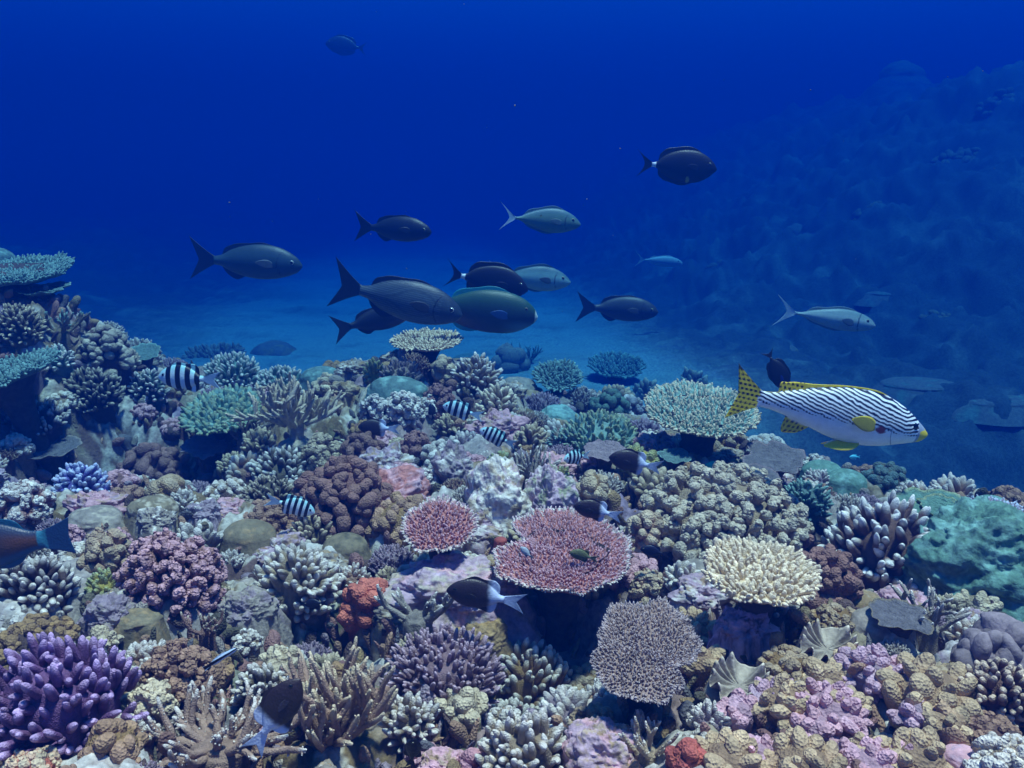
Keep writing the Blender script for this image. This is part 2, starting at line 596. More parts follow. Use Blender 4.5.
def table_plate(a, b, sp, base, tip, rim=None, ln=1.5, dish=.10, fat=.36, amp=.07, notch=None, coarse=False, out_lean=.9, hump=0.0):
    """horizontal plate of an acropora table: a thin dish whose upper face is a carpet of branchlets"""
    mb = MB()
    rho = outline(3, amp)
    if notch:
        r0 = rho
        rho = lambda th: r0(th) * (1 - notch[1] * np.exp(-(((th - notch[0] + np.pi) % (2 * np.pi) - np.pi) / notch[2]) ** 2))
    R0 = (a + b) / 2
    o = rng.uniform(0, 50, 3)

    def zz(rn, x, y):
        return R0 * (dish * (rn ** 2 - 1) + hump * (1 - rn ** 2)) + R0 * .10 * fbm(np.stack([x / R0 * 2.2, y / R0 * 2.2, x * 0], -1) + o, 3, 3)
    nu, nr = 72, 12
    u = np.arange(nu) * 2 * np.pi / nu
    rn = np.linspace(0.02, 1, nr)
    RN, U = np.meshgrid(rn, u, indexing='ij')
    x, y = a * RN * rho(U) * np.cos(U), b * RN * rho(U) * np.sin(U)
    zt = zz(RN, x, y)
    th = R0 * (.05 + .10 * (1 - RN))
    idx = np.arange(nu * nr).reshape(nr, nu)
    nx = np.roll(idx, -1, 1)
    q = np.stack([idx[:-1], idx[1:], nx[1:], nx[:-1]], -1).reshape(-1, 4)
    qb = q[:, ::-1] + nu * nr
    edge = np.stack([idx[-1], idx[-1] + nu * nr, nx[-1] + nu * nr, nx[-1]], -1)
    V = np.concatenate([np.stack([x, y, zt], -1).reshape(-1, 3), np.stack([x * .985, y * .985, zt - th], -1).reshape(-1, 3)])
    cap = np.stack([idx[0], nx[0]], -1)
    mid = np.concatenate([V, [[0, 0, zt[0].mean()]], [[0, 0, (zt - th)[0].mean()]]])
    t3 = np.concatenate([np.stack([cap[:, 0], cap[:, 1], np.full(nu, len(V))], -1), np.stack([cap[:, 1] + nu * nr, cap[:, 0] + nu * nr, np.full(nu, len(V) + 1)], -1)])
    mb.add(mid, [q, qb, edge, t3], np.asarray(base) * .95)
    n = int(np.clip(np.pi * a * b / (sp * sp), 60, 4200))
    s = math.sqrt(np.pi * a * b / n)
    r, ph = disc_points(n)
    r = np.clip(r, 0, 1)
    px, py = a * r * rho(ph) * np.cos(ph), b * r * rho(ph) * np.sin(ph)
    pz = zz(r, px, py) - .25 * s
    lean = np.stack([np.cos(ph), np.sin(ph), ph * 0], -1) * (out_lean * r ** 2.5)[:, None]
    d = lean + np.array([0, 0, 1.0]) + rng.normal(0, .22, (n, 3))
    cl = base + (np.asarray(rim if rim is not None else tip) - base) * sstep(.9, 1.0, r + .05 * rng.normal(0, 1, n))[:, None] * (1 if rim is not None else 0)
    pn = fbm(np.stack([px / R0 * 3, py / R0 * 3, px * 0], -1) + o, 3, 8)[:, None]
    cl = cl * (1 + .35 * pn)
    L = ln * s * rng.uniform(.7, 1.3, n)
    inst(mb, T_FINGER if coarse else T_SPIKE, np.stack([px, py, pz], -1), d, fat * s * rng.uniform(.8, 1.2, n), L, cl, np.clip(np.asarray(tip) + cl * 0, 0, 1), .45, noise=.15, squash=.6 if coarse else .3)
    # branchlets poking out past the rim, pale at the tip
    m = int(2 * np.pi * R0 / (s * .62))
    ph = np.arange(m) * 2 * np.pi / m + rng.normal(0, .3 / m, m)
    px, py = a * .975 * rho(ph) * np.cos(ph), b * .975 * rho(ph) * np.sin(ph)
    d = np.stack([np.cos(ph), np.sin(ph), np.full(m, .35)], -1) + rng.normal(0, .2, (m, 3))
    rc = np.asarray(rim if rim is not None else tip)
    inst(mb, T_SPIKE, np.stack([px, py, zz(ph * 0 + 1, px, py) - R0 * .02], -1), d, fat * s * 1.05, 1.5 * s * rng.uniform(.6, 1.2, m), (np.asarray(base) + rc) / 2, rc, .3)
    return mb


def stalk(a, b, depth, col):
    mb = MB()
    nu = 28
    u = np.arange(nu) * 2 * np.pi / nu
    zs = np.array([-.02, -.25, -.5, -.8, -1.1, -1.5]) * depth
    rs = np.array([.62, .40, .28, .25, .28, .34])
    V = []
    for z, r in zip(zs, rs):
        k = 1 + .18 * vnoise(np.stack([np.cos(u) * 2, np.sin(u) * 2, u * 0 + z * 9], -1), 12)
        V.append(np.stack([a * r * k * np.cos(u), b * r * k * np.sin(u), u * 0 + z], -1))
    V = np.concatenate(V)
    idx = np.arange(len(V)).reshape(len(zs), nu)
    nx = np.roll(idx, -1, 1)
    q = np.stack([idx[:-1], idx[1:], nx[1:], nx[:-1]], -1).reshape(-1, 4)
    mb.add(V, [q], col)
    return mb


def tube(mb, pts, rad, col, tipc, seg=9, tip0=.75):
    pts = np.asarray(pts, float)
    n = len(pts)
    t = np.gradient(pts, axis=0)
    x, y, z = frames(t)
    for i in range(1, n):        # keep the frame from flipping along the branch
        v = x[i - 1] - z[i] * np.dot(x[i - 1], z[i])
        x[i] = v / np.linalg.norm(v)
        y[i] = np.cross(z[i], x[i])
    a = np.arange(seg) * 2 * np.pi / seg
    k = 1 + .13 * rng.normal(0, 1, (n, seg))
    V = pts[:, None] + (np.cos(a)[None, :, None] * x[:, None] + np.sin(a)[None, :, None] * y[:, None]) * (np.asarray(rad)[:, None] * k)[..., None]
    VV = np.concatenate([V.reshape(-1, 3), [pts[-1] + z[-1] * rad[-1] * .8]])
    idx = np.arange(n * seg).reshape(n, seg)
    nx = np.roll(idx, -1, 1)
    q = np.stack([idx[:-1], nx[:-1], nx[1:], idx[1:]], -1).reshape(-1, 4)
    t3 = np.stack([idx[-1], nx[-1], np.full(seg, n * seg)], -1)
    s = np.linspace(0, 1, n)
    c = np.asarray(col) + (np.asarray(tipc) - col) * sstep(tip0, 1, s)[:, None]
    c = np.repeat(c, seg, 0)
    mb.add(VV, [q, t3], np.concatenate([c, [np.asarray(tipc)]]))


def branch(mb, p, d, L, r, col, tip, depth, kids=3, spread=.6, up=.25, stubs=5):
    n = 9
    pts = [np.array(p, float)]
    d = np.array(d, float)
    for i in range(n - 1):
        d = d + rng.normal(0, .10, 3) + np.array([0, 0, up * .12])
        d /= np.linalg.norm(d)
        pts.append(pts[-1] + d * L / (n - 1))
    pts = np.array(pts)
    rad = r * np.linspace(1, .62, n)
    rad[-2:] *= [.85, .55]
    tube(mb, pts, rad, col, tip, 9, .72)
    if stubs:
        m = int(stubs)
        i = rng.integers(2, n - 1, m)
        dd = d[None] * .8 + rng.normal(0, .7, (m, 3))
        inst(mb, T_SPIKE, pts[i], dd, r * .36, r * rng.uniform(1.0, 1.6, m), col, tip, .55)
    if depth > 0:
        for k in range(kids):
            i = int(rng.integers(2, n - 2))
            dd = d + rng.normal(0, spread, 3) + np.array([0, 0, up])
            dd /= np.linalg.norm(dd)
            branch(mb, pts[i], dd, L * rng.uniform(.45, .75), r * .8, col, tip, depth - 1, kids, spread, up, stubs)


def staghorn(root, g, base, tip, n=10, r=.09, depth=1, kids=3, up=.6, lean=(0, 0), trunk=False, spread=.5, stubs=5):
    a, b, h = g
    mb = MB()
    dome(mb, a * .34, b * .34, h * (.22 if not trunk else .12), np.asarray(base) * .75, amp=.3, flare=.2)
    link('base', mb.mesh('coral_base', M_CORAL), root)
    L0 = max(a, h)
    if trunk:
        mb = MB()
        tube(mb, np.array([[0, 0, -.1 * h], [.01 * a, 0, .15 * h], [.03 * a, 0, .32 * h], [0, 0, .5 * h]]), np.array([.14, .11, .10, .11]) * h, base, base)
        link('trunk', mb.mesh('coral_trunk', M_CORAL), root)
    for i in range(n):
        ph = i * 2.399963 + rng.normal(0, .3)
        q = math.sqrt((i + .5) / n)
        d = np.array([q * math.cos(ph) * a + lean[0] * a, q * math.sin(ph) * b + lean[1] * b, up * h * (1.25 - .6 * q)])
        L = np.linalg.norm(d)
        d /= L
        p = np.array([a * .22 * q * math.cos(ph), b * .22 * q * math.sin(ph), h * .35 if trunk else 0.02 * h])
        mb = MB()
        branch(mb, p, d, min(L, 1.25 * L0) * (.8 if trunk else 1), r * L0, base, tip, depth, kids, spread, .3, stubs)
        link('branch', mb.mesh('coral_branch', M_CORAL), root)


def boulder(g, col, col2=None, amp=.10, freq=1.6, hi=True):
    mb = MB()
    a, b, h = g
    dome(mb, a, b, h, col, -.4, 64, 30, amp, freq, col2)
    return mb


def rock(g, cols, amp=.42, freq=1.9):
    mb = MB()
    a, b, h = g
    dome(mb, a, b, h, cols[0], -.4, amp=amp * 1.5, freq=freq, col2=cols[1:], hi=True)
    return mb


def leather(g, col):
    """soft leather coral: a thick skirt folded in and out, with a pale rim"""
    a, b, h = g
    mb = MB()
    nu, nr = 150, 22
    u = np.arange(nu) * 2 * np.pi / nu
    rn = np.linspace(0.03, 1, nr)
    RN, U = np.meshgrid(rn, u, indexing='ij')
    k = 11
    ph = rng.uniform(0, 6)
    fold = np.sin(k * U + ph + 2.4 * np.sin(2 * U + 1) + 1.6 * np.sin(3 * U)) + .35 * np.sin((k * 2 + 1) * U)
    rr = RN ** .75 * (.95 + .035 * fold * RN)
    z = h * (.34 + .40 * RN ** 1.4 + .34 * RN ** 1.3 * np.cos(k * U + ph + 2.4 * np.sin(2 * U + 1) + 1.6 * np.sin(3 * U) + 1.2) + .10 * fbm(np.stack([np.cos(U) * 2, np.sin(U) * 2, RN * 2], -1), 3, 4))
    x, y = a * .8 * rr * np.cos(U), b * .8 * rr * np.sin(U)
    th = .05 * a
    idx = np.arange(nu * nr).reshape(nr, nu)
    nx = np.roll(idx, -1, 1)
    q = np.stack([idx[:-1], idx[1:], nx[1:], nx[:-1]], -1).reshape(-1, 4)
    V = np.concatenate([np.stack([x, y, z], -1).reshape(-1, 3), np.stack([x * .9, y * .9, z - th - (1 - RN) * h * .4], -1).reshape(-1, 3)])
    e = np.stack([idx[-1], idx[-1] + nu * nr, nx[-1] + nu * nr, nx[-1]], -1)
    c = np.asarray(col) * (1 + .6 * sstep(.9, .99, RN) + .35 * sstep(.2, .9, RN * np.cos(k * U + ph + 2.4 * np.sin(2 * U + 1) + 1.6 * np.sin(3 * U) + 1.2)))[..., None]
    c = np.concatenate([c.reshape(-1, 3), c.reshape(-1, 3)])
    c0 = len(V)
    V = np.concatenate([V, [[0, 0, z[0].mean()]]])
    t3 = np.stack([idx[0], nx[0], np.full(nu, c0)], -1)
    mb.add(V, [q, q[:, ::-1] + nu * nr, e, t3], np.concatenate([np.clip(c, 0, .9), [np.asarray(col)]]))
    dome(mb, a * .8, b * .8, h * .36, np.asarray(col) * .9)
    return mb


def plate(g, col, layers=1, rimc=None):
    """foliose plates stacked like shelves"""
    a, b, h = g
    out = []
    for L in range(layers):
        mb = MB()
        rho = outline(3, .17)
        nu, nr = 120, 22
        u = np.arange(nu) * 2 * np.pi / nu
        RN, U = np.meshgrid(np.linspace(.02, 1, nr), u, indexing='ij')
        f = 1 - .22 * L
        x, y = a * f * RN * rho(U) * np.cos(U), b * f * RN * rho(U) * np.sin(U)
        if L:
            x, y = x + rng.normal(0, .18) * a, y + rng.normal(0, .18) * b
        R0 = (a + b) / 2
        P = np.stack([x / R0 * 2.5, y / R0 * 2.5, x * 0 + L * 7], -1)
        z = h * (.55 + .45 * L / max(1, layers)) + R0 * (.10 * RN ** 2 + .07 * fbm(P, 4, 15) - .12) + .010 * R0 * np.sin(RN * 26) + .03 * R0 * RN * fbm(np.stack([np.cos(U) * 5, np.sin(U) * 5, RN * 2], -1), 3, 44)
        idx = np.arange(nu * nr).reshape(nr, nu)
        nx = np.roll(idx, -1, 1)
        q = np.stack([idx[:-1], idx[1:], nx[1:], nx[:-1]], -1).reshape(-1, 4)
        V = np.concatenate([np.stack([x, y, z], -1).reshape(-1, 3), np.stack([x * .97, y * .97, z - R0 * (.04 + .12 * (1 - RN))], -1).reshape(-1, 3)])
        e = np.stack([idx[-1], idx[-1] + nu * nr, nx[-1] + nu * nr, nx[-1]], -1)
        c = np.asarray(col) * (1 + .25 * fbm(P * 2, 3, 19))[..., None]
        if rimc is not None:
            c = c + (np.asarray(rimc) - c) * sstep(.9, 1, RN)[..., None]
        V = np.concatenate([V, [[x[0].mean(), y[0].mean(), z[0].mean()]]])
        t3 = np.stack([idx[0], nx[0], np.full(nu, 2 * nu * nr)], -1)
        mb.add(V, [q, q[:, ::-1] + nu * nr, e, t3], np.concatenate([c.reshape(-1, 3), c.reshape(-1, 3), [c[0, 0]]]))
        out.append(mb)
    return out

# ------------------------------------------------------------------ the corals, one row each
PAL = dict(lbush=(128, 106, 112), ltip=(176, 156, 168), ktan=(158, 134, 106), ktip=(184, 164, 130), wtan=(150, 144, 130), sgrey=(146, 124, 108), tgrey=(138, 122, 114), brown=(122, 96, 86), dbrown=(84, 70, 66), pbrown=(136, 104, 98), tan=(160, 146, 122), ltan=(176, 164, 138), olive=(114, 106, 84), dolive=(82, 80, 66),
           cream=(196, 184, 154), pale=(176, 170, 150), lav=(136, 124, 134), purple=(124, 90, 138), bpurple=(108, 108, 190), pink=(166, 114, 108), lpink=(182, 150, 162),
           orange=(180, 106, 88), red=(146, 76, 70), teal=(122, 158, 150), dteal=(84, 110, 108), green=(92, 124, 110), yel=(172, 166, 86), ochre=(150, 124, 82), grey=(138, 132, 122),
           dgrey=(92, 92, 96), white=(206, 204, 194), mustard=(142, 122, 88), pgrey=(122, 112, 116), wtip=(230, 230, 224), btip=(196, 206, 224), ptip=(184, 160, 200),
           ctip=(220, 210, 182), lilac=(166, 146, 160), rose=(196, 156, 164), gtip=(160, 152, 152), ttip=(206, 190, 166), btan=(154, 126, 104), lgreen=(140, 148, 112))
PL = {k: np.clip(lin(v) * (np.array([1.10, .99, .95]) if v[0] >= v[1] else np.array([1.04, 1, .97])), 0, .9) for k, v in PAL.items()}
NAMES = dict(F='finger_coral', f='finger_coral', L='lobed_coral', T='table_coral', S='staghorn_coral', B='boulder_coral', R='encrusted_rock', P='plate_coral', W='leather_coral',
             K='knobby_coral', U='bushy_coral', O='soft_coral')
GROUPS = dict(F='finger corals on the reef', f='finger corals on the reef', L='lobed corals on the reef', T='table corals on the reef', S='staghorn corals on the reef', B='boulder corals on the reef',
              R='encrusted rocks on the reef', P='plate corals on the reef', W='leather corals on the reef', K='knobby corals on the reef', U='bushy corals on the reef', O='soft corals on the reef')
PLACED = []      # (x, y, radius)


def mound_fit(x0, y0, x1, y1, Y=None, squat=1.0):
    cx, w, hg = (x0 + x1) / 2, x1 - x0, y1 - y0
    yc = y1 - .2 * w
    for _ in range(3):
        P = ground(cx, yc) if Y is None else on_ray(cx, yc, Y)
        dist = P[1] * math.cos(PITCH) - P[2] * math.sin(PITCH)
        s = dist / FPX
        e = math.atan2(-P[2], P[1])
        a = w * s / 2
        b = a * .92
        if b * math.sin(e) * 2 > hg * s * .92:
            b = hg * s * .46 / math.sin(e)
        t = hg * s - b * math.sin(e)
        H = math.sqrt(max(t * t - (b * math.sin(e)) ** 2, 0)) / math.cos(e)
        H = float(np.clip(H, .32 * a, (squat if squat != 1 else 1.25) * a))
        yc = y1 - b * math.sin(e) / s
    return P, (a, b, H), s


def table_fit(x0, y0, x1, y1, Y=None, lift=.25):
    cx, cy, w, hg = (x0 + x1) / 2, (y0 + y1) / 2, x1 - x0, y1 - y0
    P = ground(cx, y1 + lift * hg)
    Yc = P[1] if Y is None else Y
    Cn = on_ray(cx, cy, Yc)
    dist = Cn[1] * math.cos(PITCH) - Cn[2] * math.sin(PITCH)
    s = dist / FPX
    a = w * s / 2
    e = math.atan2(-Cn[2], Cn[1])
    need = math.asin(min(.98, hg / w / .9))
    tilt = float(np.clip(.62 * (need - e), R(-6), R(34)))
    b = min(hg * s / 2 / max(math.sin(e + tilt), .05), a * 1.45)
    return Cn, (a, b), s, tilt


def coral(kind, x0, y0, x1, y1, base, tip, sp, label, **o):
    base, tip = PL[base], PL[tip]
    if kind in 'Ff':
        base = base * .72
    name = o.get('name', NAMES[kind])
    grp = GROUPS[kind]
    Y = o.get('Y')
    big = (x1 - x0) >= 46 and kind == 'F'
    if kind in 'TP':
        Cn, (a, b), s, tilt = table_fit(x0, y0, x1, y1, Y, o.get('lift', .25))
        root = bpy.data.objects.new(name, None)
        COL.objects.link(root)
        gz = float(height(Cn[0], Cn[1])) - .08
        depth = max(Cn[2] - gz, .06)
        root.location = Cn
        root.rotation_euler = (tilt, o.get('roll', 0), 0)
        root.empty_display_size = .05
        if kind == 'T':
            mb = table_plate(a, b, sp * s, base, tip, PL[o['rim']] if 'rim' in o else None, ln=o.get('ln', 1.6), dish=o.get('dish', .10), fat=o.get('fat', .40), amp=o.get('amp', .07),
                             notch=o.get('notch'), coarse=o.get('coarse', False), hump=o.get('hump', 0))
            link('plate', mb.mesh('coral_plate', M_CORAL), root)
        else:
            for mb in plate((a, b, .12 * a), base, o.get('layers', 1), tip):
                link('plate', mb.mesh('coral_plate', M_LOBE), root)
        link('stalk', stalk(a, b, depth, lin((74, 64, 60))).mesh('coral_stalk', M_ROCK), root)
        PLACED.append((Cn[0], Cn[1], a * .8, label))
    else:
        P, g, s = mound_fit(x0, y0, x1, y1, Y, .62 if kind == 'B' else (1.5 if y1 - y0 > x1 - x0 else .85) if kind == 'R' else 1.25 if kind in 'Ff' else .7 if kind in 'KW' else 1)
        if kind == 'W':
            P = P - np.array([0, 0, .4 * g[2]])
        if 'hk' in o:
            g = (g[0], g[1], g[2] * o['hk'])
        ops = {k: o[k] for k in ('fat', 'ln', 'tip0', 'noise', 'up', 'tpl') if k in o}
        PLACED.append((P[0], P[1], (g[0] + g[1]) / 2, label))
        if (kind == 'F' and big) or kind == 'S':
            root = bpy.data.objects.new(name, None)
            COL.objects.link(root)
            root.location = P
            root.empty_display_size = .05
            if kind == 'F':
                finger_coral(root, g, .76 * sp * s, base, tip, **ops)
            else:
                staghorn(root, g, base, tip, **{k: o[k] for k in ('n', 'r', 'depth', 'kids', 'up', 'lean', 'trunk', 'spread', 'stubs') if k in o})
        else:
            mat = M_CORAL
            if kind in 'Ff':
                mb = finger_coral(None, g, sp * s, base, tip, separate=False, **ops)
            elif kind == 'U':
                mb = finger_coral(None, g, sp * s, base, tip, tpl=T_SPIKE, separate=False, fat=.40, ln=2.0, tip0=.5, noise=.2)
            elif kind == 'L':
                mb, mat = lobed_coral(g, sp * s, base, tip, sub=o.get('sub', True), **{k: v for k, v in ops.items() if k != 'up'}), M_LOBE
            elif kind == 'K':
                mb, mat = lobed_coral(g, sp * s, base, tip, tpl=T_LONG, sub=False, fat=.43, ln=2.6, noise=.13, core=.6), M_PIT
            elif kind == 'O':
                mb, mat = lobed_coral(g, sp * s, base, tip, tpl=T_LONG, sub=False, fat=.58, ln=1.8, noise=.25, squash=1.1), M_SMOOTH
            elif kind == 'B':
                mb, mat = boulder(g, base, [tip], o.get('amp', .10)), M_SMOOTH
            elif kind == 'R':
                mb, mat = rock(g, [base, tip] + [PL[k] for k in o.get('more', ())], o.get('amp', .42)), M_ROCK
            elif kind == 'W':
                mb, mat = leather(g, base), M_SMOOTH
            root = link(name, mb.mesh(name, mat), None, P)
    if kind in 'FfLUKW':
        root.rotation_euler = (R(o.get('tilt', 20 if kind == 'W' else 18)), 0, 0)      # colonies lean down the slope, towards the diver
    tag(root, label, 'rock' if kind == 'R' else 'coral', grp)
    return root


